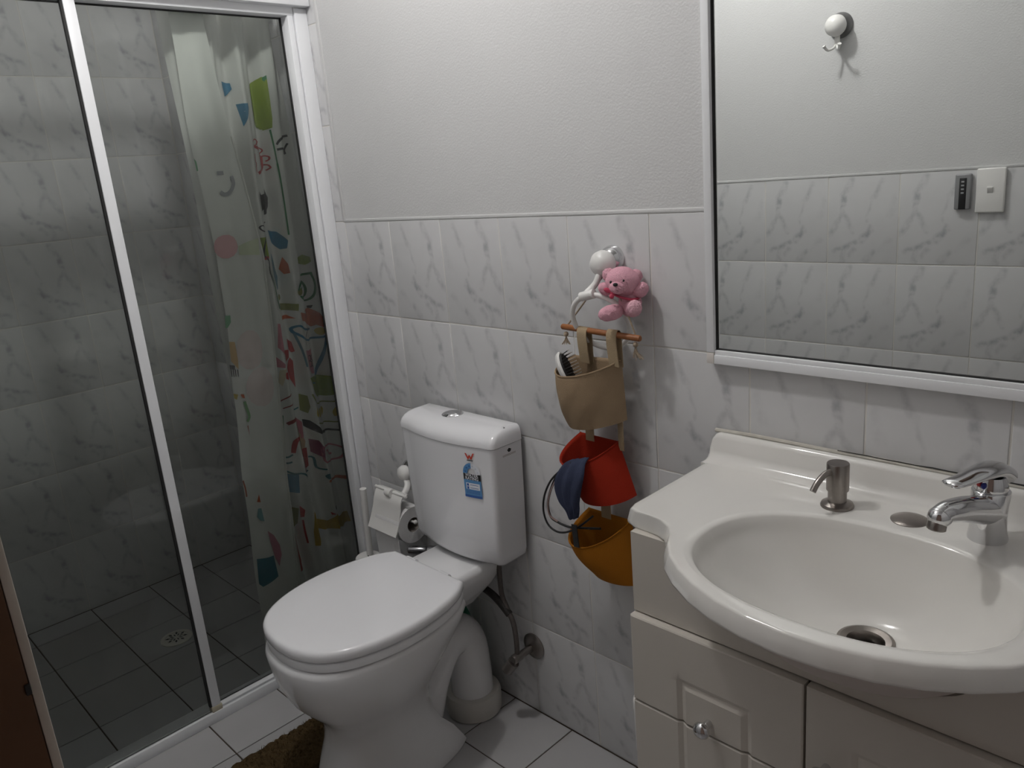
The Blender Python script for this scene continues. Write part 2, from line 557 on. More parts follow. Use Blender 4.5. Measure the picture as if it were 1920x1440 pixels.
def xB(y, z):
    ph = (y + .03 * math.sin(z * 1.7)) * 2 * PI / .078
    return -.158 + .021 * math.sin(ph + .5) + .006 * math.sin(ph * 2.3 + z * 3) + .003 * math.sin(z * 11 + y * 60)
CUR = curtain_material('curtain_film', (.90, .91, .88), .14, .015)
CUR2 = curtain_material('curtain_film_single', (.88, .89, .86), .18, .08)
bm = new_bm()
rows = []
for i in range(97):
    z = lerp(1.96, .06, i / 96)
    l, r = interp(FL, z), interp(FR, z)
    rows.append([Vector((xF(lerp(l, r, j / 24), z), lerp(l, r, j / 24), z)) for j in range(25)])
loft(bm, rows, False, False, closed=False)
front_fold = part('front_fold', bm, CUR, cur, sharp=80)
bm = new_bm()
tube(bm, [Vector((xF(interp(FR, z), z) + .001, interp(FR, z), z)) for z in [lerp(1.5, .07, k / 60) for k in range(61)]], .0032, 6, flat=.6)
part('hem', bm, mat('curtain_hem', (.82, .82, .78), .4, bump=.6, bscale=200, var=.2, vscale=200), front_fold)
bm = new_bm()
rows = []
for i in range(97):
    z = lerp(1.96, .07, i / 96)
    l, r = -.335, -.030 + .012 * math.sin(z * 2)
    rows.append([Vector((xB(lerp(l, r, j / 80), z), lerp(l, r, j / 80), z)) for j in range(81)])
loft(bm, rows, False, False, closed=False)
back_fold = part('back_fold', bm, CUR2, cur, sharp=80)
PCOL = dict(blue=(.02, .20, .36), lime=(.26, .36, .02), green=(.02, .20, .06), black=(.012, .012, .012), red=(.50, .02, .02), bluegrey=(.16, .32, .40),
            orange=(.66, .13, .03), olive=(.26, .28, .05), pink=(.66, .20, .26), yellow=(.62, .46, .06), darkred=(.28, .015, .015), cream=(.70, .60, .42),
            teal=(.03, .18, .22), peach=(.66, .44, .28), plum=(.36, .09, .17), mustard=(.55, .36, .02), palegrey=(.42, .43, .46), palepink=(.80, .46, .48),
            palelime=(.70, .76, .54), palegreen=(.20, .46, .26), paleorange=(.70, .46, .20), fadepink=(.88, .76, .75), palegreen2=(.22, .44, .20), red2=(.52, .18, .12),
            palebluegreen=(.26, .50, .54), palepink2=(.62, .26, .34), deepblue=(.03, .20, .28))
def ribbon(pts, w):
    P = smooth_path([Vector((0, a, b)) for a, b in pts], 3)
    Lf, Rt = [], []
    for i, p in enumerate(P):
        d = (P[min(i + 1, len(P) - 1)] - P[max(i - 1, 0)]).normalized()
        s = Vector((0, -d.z, d.y)) * (w / 2)
        Lf.append(p + s); Rt.append(p - s)
    return Lf, Rt
PRINTS = [
('b','blue',0,[(-0.202,1.639),(-0.179,1.635),(-0.178,1.62),(-0.186,1.609),(-0.198,1.602)]),
 ('b','blue',0,[(-0.177,1.582),(-0.157,1.582),(-0.157,1.567),(-0.165,1.543),(-0.173,1.526)]),
 ('b','lime',0,[(-0.096,1.65),(-0.101,1.646),(-0.1,1.647),(-0.105,1.644),(-0.103,1.645),(-0.108,1.641),(-0.107,1.642),(-0.112,1.639),(-0.111,1.64),(-0.116,1.636),(-0.113,1.635),(-0.118,1.631),(-0.115,1.63),(-0.12,1.626),(-0.117,1.625),(-0.122,1.621),(-0.119,1.619),(-0.124,1.616),(-0.121,1.614),(-0.126,1.61),(-0.123,1.608),(-0.128,1.604),(-0.125,1.602),(-0.13,1.598),(-0.127,1.596),(-0.132,1.592),(-0.127,1.591),(-0.132,1.587),(-0.127,1.586),(-0.132,1.582),(-0.127,1.58),(-0.132,1.577),(-0.127,1.575),(-0.132,1.572),(-0.126,1.569),(-0.131,1.566),(-0.124,1.563),(-0.129,1.56),(-0.123,1.557),(-0.128,1.554),(-0.122,1.551),(-0.127,1.548),(-0.12,1.546),(-0.125,1.543),(-0.118,1.541),(-0.123,1.537),(-0.115,1.535),(-0.121,1.532),(-0.113,1.53),(-0.119,1.527),(-0.11,1.526),(-0.115,1.523),(-0.106,1.523),(-0.111,1.519),(-0.102,1.519),(-0.108,1.516),(-0.091,1.521),(-0.087,1.545),(-0.086,1.596),(-0.086,1.646)]),
 ('b','green',0,[(-0.099,1.646),(-0.086,1.653),(-0.086,1.637),(-0.092,1.637)]),
 ('b','green',0.004,[(-0.097,1.516),(-0.095,1.469),(-0.094,1.422)]),
 ('b','green',0.006,[(-0.094,1.428),(-0.093,1.387),(-0.094,1.337),(-0.096,1.277),(-0.097,1.238)]),
 ('b','black',0.006,[(-0.087,1.477),(-0.075,1.49),(-0.056,1.498),(-0.037,1.501)]),
 ('b','black',0.006,[(-0.088,1.464),(-0.069,1.466),(-0.053,1.461),(-0.046,1.453)]),
 ('b','black',0.004,[(-0.046,1.454),(-0.047,1.465),(-0.039,1.481)]),
 ('b','red',0.008,[(-0.156,1.476),(-0.132,1.467),(-0.122,1.445),(-0.122,1.424),(-0.128,1.412)]),
 ('b','red',0.008,[(-0.12,1.45),(-0.122,1.432),(-0.131,1.416),(-0.149,1.406)]),
 ('b','red',0.003,[(-0.157,1.485),(-0.156,1.489),(-0.152,1.492),(-0.148,1.493),(-0.144,1.492),(-0.141,1.489),(-0.141,1.485),(-0.143,1.481),(-0.147,1.479)]),
 ('b','red',0.003,[(-0.143,1.48),(-0.141,1.484),(-0.138,1.487),(-0.133,1.488),(-0.129,1.487),(-0.127,1.484),(-0.126,1.48),(-0.129,1.476),(-0.133,1.474)]),
 ('b','red',0.003,[(-0.132,1.465),(-0.13,1.468),(-0.127,1.471),(-0.122,1.473),(-0.118,1.471),(-0.115,1.468),(-0.115,1.464),(-0.118,1.461),(-0.122,1.458)]),
 ('b','red',0.003,[(-0.124,1.443),(-0.122,1.447),(-0.119,1.45),(-0.114,1.451),(-0.11,1.45),(-0.107,1.447),(-0.107,1.443),(-0.109,1.439),(-0.113,1.437)]),
 ('b','red',0.003,[(-0.125,1.42),(-0.124,1.424),(-0.12,1.427),(-0.116,1.428),(-0.111,1.427),(-0.109,1.424),(-0.108,1.419),(-0.111,1.416),(-0.115,1.413)]),
 ('b','red',0.004,[(-0.157,1.457),(-0.158,1.437),(-0.154,1.431),(-0.159,1.42),(-0.157,1.408)]),
 ('b','black',0,[(-0.161,1.363),(-0.151,1.35),(-0.133,1.353),(-0.127,1.366),(-0.12,1.342),(-0.123,1.318),(-0.135,1.3),(-0.149,1.297),(-0.148,1.312),(-0.157,1.307),(-0.159,1.325)]),
 ('b','black',0.003,[(-0.149,1.278),(-0.157,1.276),(-0.161,1.266),(-0.161,1.254),(-0.173,1.257),(-0.178,1.265),(-0.175,1.27),(-0.167,1.269),(-0.159,1.255)]),
 ('b','black',0.003,[(-0.161,1.251),(-0.172,1.228),(-0.18,1.193),(-0.172,1.177),(-0.174,1.144),(-0.166,1.1),(-0.161,1.071),(-0.16,1.04)]),
 ('b','lime',0,[(-0.186,1.239),(-0.16,1.24),(-0.161,1.206),(-0.168,1.186),(-0.183,1.194)]),
 ('b','red',0,[(-0.183,1.192),(-0.169,1.187),(-0.172,1.18),(-0.184,1.18)]),
 ('b','blue',0,[(-0.143,1.256),(-0.116,1.249),(-0.102,1.223),(-0.106,1.202),(-0.115,1.2),(-0.128,1.22)]),
 ('b','bluegrey',0,[(-0.144,1.195),(-0.133,1.166),(-0.126,1.125),(-0.131,1.094),(-0.139,1.09),(-0.145,1.128),(-0.145,1.164)]),
 ('b','orange',0,[(-0.114,1.179),(-0.108,1.159),(-0.107,1.134),(-0.115,1.131),(-0.121,1.146)]),
 ('b','lime',0,[(-0.064,1.162),(-0.045,1.176),(-0.032,1.168),(-0.031,1.155),(-0.043,1.147),(-0.057,1.152)]),
 ('b','green',0.006,[(-0.09,1.081),(-0.076,1.104),(-0.059,1.118),(-0.033,1.123)]),
 ('b','green',0.005,[(-0.036,1.122),(-0.031,1.094),(-0.036,1.063),(-0.05,1.046),(-0.07,1.051),(-0.086,1.065)]),
 ('b','green',0.005,[(-0.079,1.083),(-0.058,1.103),(-0.049,1.081),(-0.056,1.057),(-0.083,1.063)]),
 ('b','olive',0,[(-0.076,1.075),(-0.078,1.071),(-0.081,1.068),(-0.085,1.066),(-0.089,1.067),(-0.093,1.07),(-0.095,1.074),(-0.095,1.078),(-0.093,1.083),(-0.09,1.086),(-0.086,1.087),(-0.082,1.087),(-0.078,1.084),(-0.076,1.08)]),
 ('b','olive',0,[(-0.128,1.067),(-0.129,1.064),(-0.132,1.061),(-0.135,1.06),(-0.138,1.06),(-0.141,1.063),(-0.142,1.066),(-0.142,1.07),(-0.141,1.073),(-0.139,1.076),(-0.135,1.077),(-0.132,1.077),(-0.129,1.074),(-0.128,1.071)]),
 ('b','olive',0,[(-0.141,1.052),(-0.098,1.045),(-0.102,1.026),(-0.141,1.033)]),
 ('b','green',0.003,[(-0.156,1.148),(-0.149,1.11),(-0.147,1.075),(-0.143,1.037)]),
 ('b','orange',0,[(-0.095,1.02),(-0.073,1.012),(-0.05,1.024),(-0.031,1.006),(-0.021,0.987),(-0.027,0.963),(-0.041,0.973),(-0.05,0.968),(-0.06,0.979),(-0.072,0.976),(-0.081,0.991),(-0.092,0.995),(-0.094,1.007)]),
 ('b','black',0,[(-0.052,1.03),(-0.042,1.031),(-0.045,1.022),(-0.052,1.023)]),
 ('b','blue',0.006,[(-0.116,0.965),(-0.118,0.976),(-0.104,0.983),(-0.085,0.969),(-0.053,0.961)]),
 ('b','blue',0.006,[(-0.118,0.967),(-0.086,0.938),(-0.056,0.934),(-0.025,0.937)]),
 ('b','blue',0.006,[(-0.025,0.937),(-0.038,0.884),(-0.05,0.84),(-0.062,0.807),(-0.089,0.81)]),
 ('b','bluegrey',0.004,[(-0.115,0.962),(-0.107,0.91),(-0.103,0.863)]),
 ('b','pink',0,[(-0.099,0.911),(-0.084,0.905),(-0.064,0.909),(-0.061,0.889),(-0.058,0.845),(-0.063,0.831),(-0.086,0.837),(-0.097,0.851)]),
 ('b','black',0.0022,[(-0.078,0.881),(-0.08,0.877),(-0.084,0.875),(-0.088,0.876),(-0.091,0.879),(-0.092,0.885),(-0.09,0.889),(-0.086,0.891),(-0.081,0.89),(-0.078,0.886),(-0.078,0.881)]),
 ('b','black',0.0022,[(-0.062,0.88),(-0.065,0.876),(-0.069,0.874),(-0.073,0.875),(-0.076,0.878),(-0.077,0.884),(-0.075,0.888),(-0.071,0.89),(-0.066,0.889),(-0.063,0.886),(-0.062,0.88)]),
 ('b','black',0.0022,[(-0.076,0.864),(-0.078,0.859),(-0.082,0.857),(-0.087,0.858),(-0.09,0.862),(-0.09,0.867),(-0.088,0.872),(-0.084,0.874),(-0.08,0.873),(-0.076,0.869),(-0.076,0.864)]),
 ('b','black',0.0022,[(-0.063,0.862),(-0.065,0.857),(-0.069,0.855),(-0.074,0.856),(-0.077,0.86),(-0.077,0.865),(-0.075,0.869),(-0.071,0.872),(-0.066,0.871),(-0.063,0.867),(-0.063,0.862)]),
 ('b','black',0.002,[(-0.068,0.978),(-0.088,0.941),(-0.089,0.92)]),
 ('b','lime',0,[(-0.101,0.83),(-0.013,0.815),(-0.018,0.762),(-0.041,0.756),(-0.073,0.762),(-0.092,0.789)]),
 ('b','yellow',0,[(-0.026,0.952),(-0.027,0.947),(-0.031,0.943),(-0.035,0.942),(-0.04,0.943),(-0.043,0.946),(-0.045,0.951),(-0.046,0.956),(-0.044,0.961),(-0.04,0.964),(-0.036,0.965),(-0.031,0.965),(-0.028,0.962),(-0.026,0.957)]),
 ('b','olive',0.004,[(-0.102,0.781),(-0.091,0.752),(-0.061,0.739),(-0.019,0.739)]),
 ('b','olive',0.004,[(-0.097,0.692),(-0.063,0.676),(-0.022,0.674)]),
 ('b','yellow',0,[(-0.088,0.722),(-0.09,0.716),(-0.092,0.712),(-0.094,0.71),(-0.097,0.711),(-0.099,0.714),(-0.099,0.719),(-0.099,0.725),(-0.097,0.731),(-0.095,0.736),(-0.092,0.738),(-0.09,0.737),(-0.088,0.734),(-0.087,0.729)]),
 ('b','yellow',0,[(-0.068,0.711),(-0.069,0.705),(-0.072,0.701),(-0.074,0.699),(-0.077,0.699),(-0.078,0.703),(-0.079,0.708),(-0.079,0.714),(-0.077,0.72),(-0.075,0.725),(-0.072,0.727),(-0.07,0.726),(-0.068,0.723),(-0.067,0.717)]),
 ('b','yellow',0,[(-0.048,0.708),(-0.049,0.702),(-0.052,0.697),(-0.054,0.695),(-0.057,0.696),(-0.059,0.699),(-0.059,0.704),(-0.059,0.711),(-0.057,0.717),(-0.055,0.721),(-0.052,0.723),(-0.05,0.723),(-0.048,0.719),(-0.047,0.714)]),
 ('b','yellow',0,[(-0.023,0.705),(-0.024,0.699),(-0.027,0.694),(-0.029,0.692),(-0.032,0.693),(-0.033,0.696),(-0.034,0.702),(-0.034,0.708),(-0.032,0.714),(-0.03,0.719),(-0.027,0.721),(-0.025,0.72),(-0.023,0.717),(-0.022,0.711)]),
 ('b','olive',0,[(-0.125,0.783),(-0.11,0.776),(-0.108,0.742),(-0.112,0.722),(-0.129,0.734)]),
 ('b','black',0,[(-0.127,0.706),(-0.111,0.7),(-0.095,0.677),(-0.089,0.664),(-0.05,0.652),(-0.021,0.651),(-0.027,0.645),(-0.06,0.646),(-0.095,0.658),(-0.109,0.669),(-0.126,0.685)]),
 ('b','red',0,[(-0.135,0.95),(-0.121,0.937),(-0.118,0.909),(-0.126,0.907),(-0.135,0.919)]),
 ('b','red',0,[(-0.163,0.922),(-0.136,0.918),(-0.14,0.896),(-0.161,0.88),(-0.165,0.898)]),
 ('b','red',0,[(-0.136,0.895),(-0.125,0.882),(-0.128,0.848),(-0.135,0.835),(-0.132,0.804),(-0.148,0.837),(-0.152,0.868),(-0.145,0.887)]),
 ('b','red',0,[(-0.174,0.862),(-0.162,0.863),(-0.163,0.837),(-0.175,0.845)]),
 ('b','pink',0,[(-0.176,1.004),(-0.164,1.0),(-0.162,0.959),(-0.167,0.912),(-0.181,0.936)]),
 ('b','pink',0,[(-0.186,0.91),(-0.171,0.886),(-0.173,0.876),(-0.189,0.88)]),
 ('b','orange',0,[(-0.14,1.016),(-0.122,1.016),(-0.109,1.005),(-0.132,1.005),(-0.141,1.005)]),
 ('b','darkred',0.003,[(-0.194,0.777),(-0.164,0.799)]),
 ('b','darkred',0.003,[(-0.188,0.757),(-0.163,0.77)]),
 ('b','darkred',0.009,[(-0.185,0.71),(-0.162,0.725)]),
 ('b','red',0.01,[(-0.183,0.622),(-0.175,0.656),(-0.162,0.667)]),
 ('b','cream',0,[(-0.183,0.871),(-0.17,0.872),(-0.182,0.823),(-0.188,0.834)]),
 ('b','green',0,[(-0.196,0.744),(-0.19,0.736),(-0.197,0.678),(-0.203,0.651),(-0.201,0.697)]),
 ('b','teal',0.004,[(-0.158,0.747),(-0.147,0.741),(-0.133,0.744)]),
 ('b','pink',0,[(-0.151,0.722),(-0.128,0.697),(-0.13,0.639),(-0.139,0.653)]),
 ('b','peach',0,[(-0.158,0.727),(-0.146,0.681),(-0.126,0.638),(-0.132,0.614),(-0.161,0.619),(-0.163,0.671)]),
 ('b','red',0,[(-0.161,0.616),(-0.126,0.617),(-0.128,0.56),(-0.145,0.549),(-0.161,0.56)]),
 ('b','pink',0.005,[(-0.098,0.616),(-0.034,0.598),(-0.022,0.583),(-0.028,0.561),(-0.046,0.552),(-0.09,0.566),(-0.097,0.591),(-0.098,0.616)]),
 ('b','pink',0.006,[(-0.086,0.586),(-0.068,0.594),(-0.061,0.579),(-0.043,0.57)]),
 ('b','plum',0,[(-0.117,0.642),(-0.102,0.638),(-0.092,0.612),(-0.094,0.581),(-0.116,0.601)]),
 ('b','orange',0,[(-0.091,0.509),(-0.051,0.499),(-0.021,0.499),(-0.021,0.486),(-0.092,0.502)]),
 ('b','teal',0,[(-0.079,0.518),(-0.08,0.514),(-0.083,0.512),(-0.088,0.512),(-0.092,0.513),(-0.095,0.516),(-0.097,0.52),(-0.098,0.524),(-0.096,0.527),(-0.093,0.53),(-0.089,0.53),(-0.085,0.529),(-0.081,0.526),(-0.079,0.522)]),
 ('b','teal',0.005,[(-0.207,0.61),(-0.195,0.611),(-0.184,0.617)]),
 ('b','teal',0.005,[(-0.209,0.596),(-0.199,0.592),(-0.188,0.595)]),
 ('b','teal',0.005,[(-0.206,0.57),(-0.187,0.557),(-0.168,0.556),(-0.151,0.538),(-0.132,0.546)]),
 ('b','teal',0.005,[(-0.125,0.587),(-0.112,0.581),(-0.109,0.55),(-0.093,0.545)]),
 ('b','blue',0,[(-0.21,0.561),(-0.178,0.554),(-0.182,0.496),(-0.203,0.5)]),
 ('b','olive',0,[(-0.217,0.456),(-0.189,0.447),(-0.193,0.397),(-0.201,0.385),(-0.217,0.41)]),
 ('b','red',0,[(-0.187,0.456),(-0.176,0.44),(-0.18,0.419),(-0.188,0.418)]),
 ('b','red',0.004,[(-0.184,0.409),(-0.183,0.374),(-0.18,0.332)]),
 ('b','red',0,[(-0.217,0.407),(-0.203,0.378),(-0.203,0.332),(-0.196,0.274),(-0.199,0.26),(-0.223,0.26),(-0.223,0.329)]),
 ('b','mustard',0,[(-0.157,0.433),(-0.136,0.39),(-0.101,0.373),(-0.08,0.397),(-0.059,0.372),(-0.028,0.377),(-0.024,0.343),(-0.048,0.332),(-0.088,0.348),(-0.11,0.345),(-0.141,0.361),(-0.152,0.319),(-0.164,0.32),(-0.164,0.367)]),
 ('b','black',0,[(-0.084,0.423),(-0.073,0.421),(-0.073,0.405),(-0.084,0.412)]),
 ('b','red',0,[(-0.095,0.404),(-0.084,0.396),(-0.093,0.394)]),
 ('f','palegrey',0.01,[(-0.284,1.412),(-0.268,1.412)]),
 ('f','palegrey',0.01,[(-0.247,1.403),(-0.244,1.384),(-0.257,1.365),(-0.273,1.359),(-0.284,1.366)]),
 ('f','palepink',0,[(-0.266,1.227),(-0.272,1.214),(-0.282,1.205),(-0.295,1.2),(-0.309,1.202),(-0.319,1.209),(-0.326,1.221),(-0.326,1.234),(-0.321,1.247),(-0.311,1.256),(-0.298,1.26),(-0.284,1.259),(-0.273,1.252),(-0.267,1.24)]),
 ('f','palelime',0,[(-0.264,1.228),(-0.202,1.241),(-0.204,1.197),(-0.267,1.205)]),
 ('f','palegreen',0,[(-0.337,1.451),(-0.331,1.443),(-0.331,1.421),(-0.336,1.42)]),
 ('f','palegreen',0,[(-0.333,1.057),(-0.316,1.055),(-0.318,1.037),(-0.33,1.025),(-0.337,1.025)]),
 ('f','paleorange',0,[(-0.333,0.988),(-0.317,0.984),(-0.316,0.931),(-0.318,0.909),(-0.336,0.936)]),
 ('f','fadepink',0,[(-0.244,0.948),(-0.252,0.925),(-0.266,0.909),(-0.282,0.902),(-0.298,0.905),(-0.311,0.919),(-0.317,0.94),(-0.316,0.963),(-0.309,0.985),(-0.295,1.001),(-0.279,1.009),(-0.263,1.005),(-0.25,0.992),(-0.244,0.972)]),
 ('f','fadepink',0,[(-0.228,0.84),(-0.236,0.817),(-0.251,0.801),(-0.268,0.794),(-0.285,0.799),(-0.299,0.814),(-0.306,0.835),(-0.305,0.86),(-0.297,0.882),(-0.283,0.898),(-0.266,0.905),(-0.249,0.901),(-0.235,0.887),(-0.228,0.865)]),
 ('f','black',0,[(-0.343,0.928),(-0.327,0.922),(-0.329,0.911),(-0.343,0.916)]),
 ('f','black',0.003,[(-0.34,0.915),(-0.341,0.895)]),
 ('f','black',0.003,[(-0.334,0.913),(-0.335,0.893)]),
 ('f','black',0.003,[(-0.328,0.912),(-0.329,0.892)]),
 ('f','black',0.003,[(-0.321,0.91),(-0.322,0.89)]),
 ('f','yellow',0,[(-0.346,0.85),(-0.332,0.843),(-0.339,0.831),(-0.346,0.837)]),
 ('f','palegreen2',0.008,[(-0.316,0.819),(-0.313,0.799),(-0.31,0.774),(-0.319,0.763)]),
 ('f','orange',0,[(-0.324,0.841),(-0.314,0.839),(-0.313,0.827),(-0.321,0.831)]),
 ('f','red2',0,[(-0.322,0.752),(-0.318,0.753),(-0.321,0.723)]),
 ('f','red2',0.004,[(-0.363,0.608),(-0.361,0.585),(-0.362,0.561)]),
 ('f','orange',0,[(-0.324,0.553),(-0.323,0.529),(-0.335,0.535)]),
 ('f','palebluegreen',0,[(-0.336,0.516),(-0.325,0.512),(-0.323,0.472),(-0.337,0.481),(-0.345,0.495)]),
 ('f','palepink2',0,[(-0.319,0.441),(-0.301,0.419),(-0.289,0.385),(-0.289,0.355),(-0.303,0.325),(-0.312,0.357),(-0.318,0.408)]),
 ('f','deepblue',0,[(-0.366,0.375),(-0.316,0.365),(-0.313,0.298),(-0.362,0.286),(-0.371,0.298),(-0.368,0.334)]),
]

for (layer, colr, w, pts) in PRINTS:
    f = xF if layer == 'f' else xB
    bm = new_bm()
    if w:
        Lf, Rt = ribbon(pts, w)
        vl = [bm.verts.new(p) for p in Lf]; vr = [bm.verts.new(p) for p in Rt]
        for i in range(len(vl) - 1):
            bm.faces.new((vl[i], vl[i + 1], vr[i + 1], vr[i]))
    else:
        bm.faces.new([bm.verts.new((0, a, b)) for a, b in pts])
    bmesh.ops.triangulate(bm, faces=bm.faces[:])
    for it in range(5):
        long = [e for e in bm.edges if e.calc_length() > .011]
        if not long:
            break
        bmesh.ops.subdivide_edges(bm, edges=long, cuts=1)
        bmesh.ops.triangulate(bm, faces=[q for q in bm.faces if len(q.verts) > 3])
    for v in bm.verts:
        v.co.x = f(v.co.y, v.co.z) + (.0022 if colr == 'fadepink' else .003 if colr not in ('black', 'red') else .0036)
    part('print', bm, mat('print_' + colr, PCOL[colr], .45, var=.12, vscale=30), front_fold if layer == 'f' else back_fold, sharp=80)
bm = tube(new_bm(), [(-.13, YF, 1.965), (-.13, 0, 1.965)], .011, 16)
solo('curtain_rail', bm, CHROME, 'straight metal rail carrying the shower curtain above the glass', 'rail')

# ================================================================== TOILET
TX = .452
EGG = smooth_path([(0, -.605, 0), (.058, -.598, 0), (.112, -.572, 0), (.152, -.522, 0), (.176, -.450, 0), (.183, -.370, 0), (.174, -.290, 0), (.155, -.228, 0), (.131, -.192, 0), (.120, -.187, 0), (.06, -.187, 0), (0, -.187, 0)], 4)
EGG = [(p.x, p.y) for p in EGG]
EGG = EGG + [(-x, y) for x, y in reversed(EGG[1:-1])]
def egg(z, hw=.183, yf=-.605, yb=-.187, tilt=0.0):
    k = hw / .183
    return [Vector((TX + x * k, yf + (y + .605) / .418 * (yb - yf), z)) for x, y in EGG]
def egg_s(z, s):
    return egg(z + .004, .183 * s, -.396 - .202 * s, -.396 + .207 * s)

wc = thing('toilet', 'white close coupled toilet with closed lid and dual flush cistern', 'toilet', (TX, -.3, 0))
lv = [(0, .110, -.578, -.195), (.006, .112, -.580, -.193), (.02, .106, -.566, -.199), (.06, .100, -.547, -.222), (.10, .097, -.532, -.255), (.14, .096, -.514, -.275),
      (.18, .100, -.508, -.282), (.215, .112, -.521, -.284), (.25, .131, -.550, -.278), (.285, .149, -.577, -.262), (.33, .167, -.593, -.232),
      (.37, .177, -.601, -.200), (.395, .180, -.604, -.186), (.406, .177, -.600, -.188), (.409, .170, -.593, -.192)]
pan = part('bowl', loft(new_bm(), [egg(*l) for l in lv]), CERAMIC, wc, sharp=60)
# rear shelf that carries the cistern
def rrect(z, x0, x1, y0, y1, r, n=6):
    out = []
    for cx, cy, a0 in ((x1 - r, y1 - r, 0), (x0 + r, y1 - r, PI / 2), (x0 + r, y0 + r, PI), (x1 - r, y0 + r, 1.5 * PI)):
        for k in range(n + 1):
            a = a0 + PI / 2 * k / n
            out.append(Vector((cx + r * math.cos(a), cy + r * math.sin(a), z)))
    return out
bm = loft(new_bm(), [rrect(.335, .400, .504, -.29, -.08, .03), rrect(.375, .380, .524, -.27, -.03, .03), rrect(.405, .364, .540, -.240, -.018, .03),
                     rrect(.428, .358, .546, -.212, -.014, .03), rrect(.440, .362, .542, -.204, -.016, .028), rrect(.4445, .370, .534, -.196, -.022, .024)])
part('rear_shelf', bm, CERAMIC, wc, sharp=60)
tp_path = smooth_path([(TX, -.268, .03), (TX, -.250, .09), (TX, -.222, .165), (TX, -.178, .226), (TX, -.130, .238), (TX, -.103, .205), (TX, -.096, .14), (TX, -.096, .04)], 5)
part('trap', tube(new_bm(), tp_path, [lerp(.046, .056, i / (len(tp_path) - 1)) for i in range(len(tp_path))], 24), CERAMIC, wc, sharp=70)
part('pan_collar', lathe(new_bm(), [(.064, 0), (.072, .004), (.074, .03), (.074, .052), (.070, .060), (.060, .062)], (TX, -.096, 0), n=36), mat('aged_pvc', (.62, .60, .56), .45, var=.15), wc)
part('screw_cap', lathe(new_bm(), [(.006, 0), (.006, .006), (.003, .008)], (.541, -.305, .045), (1, 0, .1), n=14), mat('dark_screw', (.10, .075, .06), .6, var=.4), pan)
# seat and lid
part('seat', loft(new_bm(), [egg_s(.407, .96), egg_s(.409, .985), egg_s(.424, .988), egg_s(.4275, .97)]), SEATP, wc, sharp=60)
part('lid', loft(new_bm(), [egg_s(.4295, .965), egg_s(.4315, .992), egg_s(.436, 1.0), egg_s(.446, .999), egg_s(.4515, .987), egg_s(.4545, .968), egg_s(.4555, .94), egg_s(.456, .6), egg_s(.456, .2)]), SEATP, wc, sharp=60)
for sx in (-1, 1):
    part('hinge', lathe(new_bm(), [(.009, 0), (.009, .034)], (TX + sx * .062 - .017, -.193, .449), (1, 0, 0), n=16), SEATP, wc)
# cistern
def cist(z, ix, iy, ib=0.0):
    x0, x1 = .287 + ix, .627 - ix
    yc = -.098 + iy
    out = [Vector((x0, -.012 - ib, z)), Vector((lerp(x0, x1, .5), -.012 - ib, z)), Vector((x1, -.012 - ib, z)), Vector((x1, -.05, z))]
    r = .014
    for k in range(5):
        a = PI / 2 * k / 4
        out.append(Vector((x1 - r + r * math.cos(a), yc + .006 + r - r - r * math.sin(a), z)))
    for k in range(1, 20):
        t = lerp(.9, -.9, k / 20)
        out.append(Vector((lerp(x0, x1, .5 + t * .5), yc - .028 * (1 - t * t) , z)))
    for k in range(5):
        a = PI / 2 * (1 - k / 4)
        out.append(Vector((x0 + r - r * math.cos(a), yc + .006 - r * math.sin(a), z)))
    out.append(Vector((x0, -.05, z)))
    return out
cb = part('cistern', loft(new_bm(), [cist(.446, .040, .040, .01), cist(.452, .028, .022), cist(.463, .018, .010), cist(.480, .012, .004), cist(.62, .005, .001), cist(.7565, 0, 0)]), CISP, wc, sharp=50)
cl = part('cistern_lid', loft(new_bm(), [cist(.7575, .004, .004), cist(.7585, -.002, -.002), cist(.768, -.002, -.002), cist(.778, -.001, .003), cist(.786, .001, .012), cist(.791, .004, .022), cist(.7945, .009, .036), cist(.796, .016, .05, .004)]), CISP, wc, sharp=50)
bt = part('flush_button', lathe(new_bm(), [(.027, 0), (.027, .002), (.025, .0035), (.021, .0028), (.0205, .0035), (.016, .0065), (.008, .0082), (.0, .0086)], (.430, -.046, .7955), n=32), CHROME, cl)
# water rating sticker and side print, lying on the plastic
def cyf(x):
    t = (x - .457) / .17
    return -.098 - .028 * (1 - t * t) + .0008
def decal(name, pts, m, parent, off, surf='front'):
    bm = new_bm()
    bm.faces.new([bm.verts.new((a, 0, b)) for a, b in pts])
    bmesh.ops.triangulate(bm, faces=bm.faces[:])
    for it in range(4):
        lg = [e for e in bm.edges if e.calc_length() > .008]
        if not lg: break
        bmesh.ops.subdivide_edges(bm, edges=lg, cuts=1)
        bmesh.ops.triangulate(bm, faces=[q for q in bm.faces if len(q.verts) > 3])
    for v in bm.verts:
        if surf == 'front':
            v.co.y = cyf(v.co.x) - .0022 - off
        else:
            v.co = Vector((.6245 + off, v.co.x, v.co.z))
    return part(name, bm, m, parent, sharp=80)
def text_bm(body, size, place, bold=.0):
    cu = bpy.data.curves.new('txt', 'FONT')
    cu.body = body; cu.size = size; cu.align_x = 'CENTER'; cu.align_y = 'CENTER'; cu.offset = bold; cu.resolution_u = 2
    ob = bpy.data.objects.new('txt', cu); COL.objects.link(ob)
    dg = bpy.context.evaluated_depsgraph_get()
    me = bpy.data.meshes.new_from_object(ob.evaluated_get(dg))
    bm = new_bm(); bm.from_mesh(me)
    bpy.data.objects.remove(ob); bpy.data.curves.remove(cu); bpy.data.meshes.remove(me)
    for v in bm.verts:
        v.co = place(v.co.x, v.co.y)
    return bm
SBLUE = mat('sticker_blue', (.10, .28, .55), .4, var=.05); DBLUE = mat('sticker_dark_blue', (.02, .10, .38), .4, var=.05)
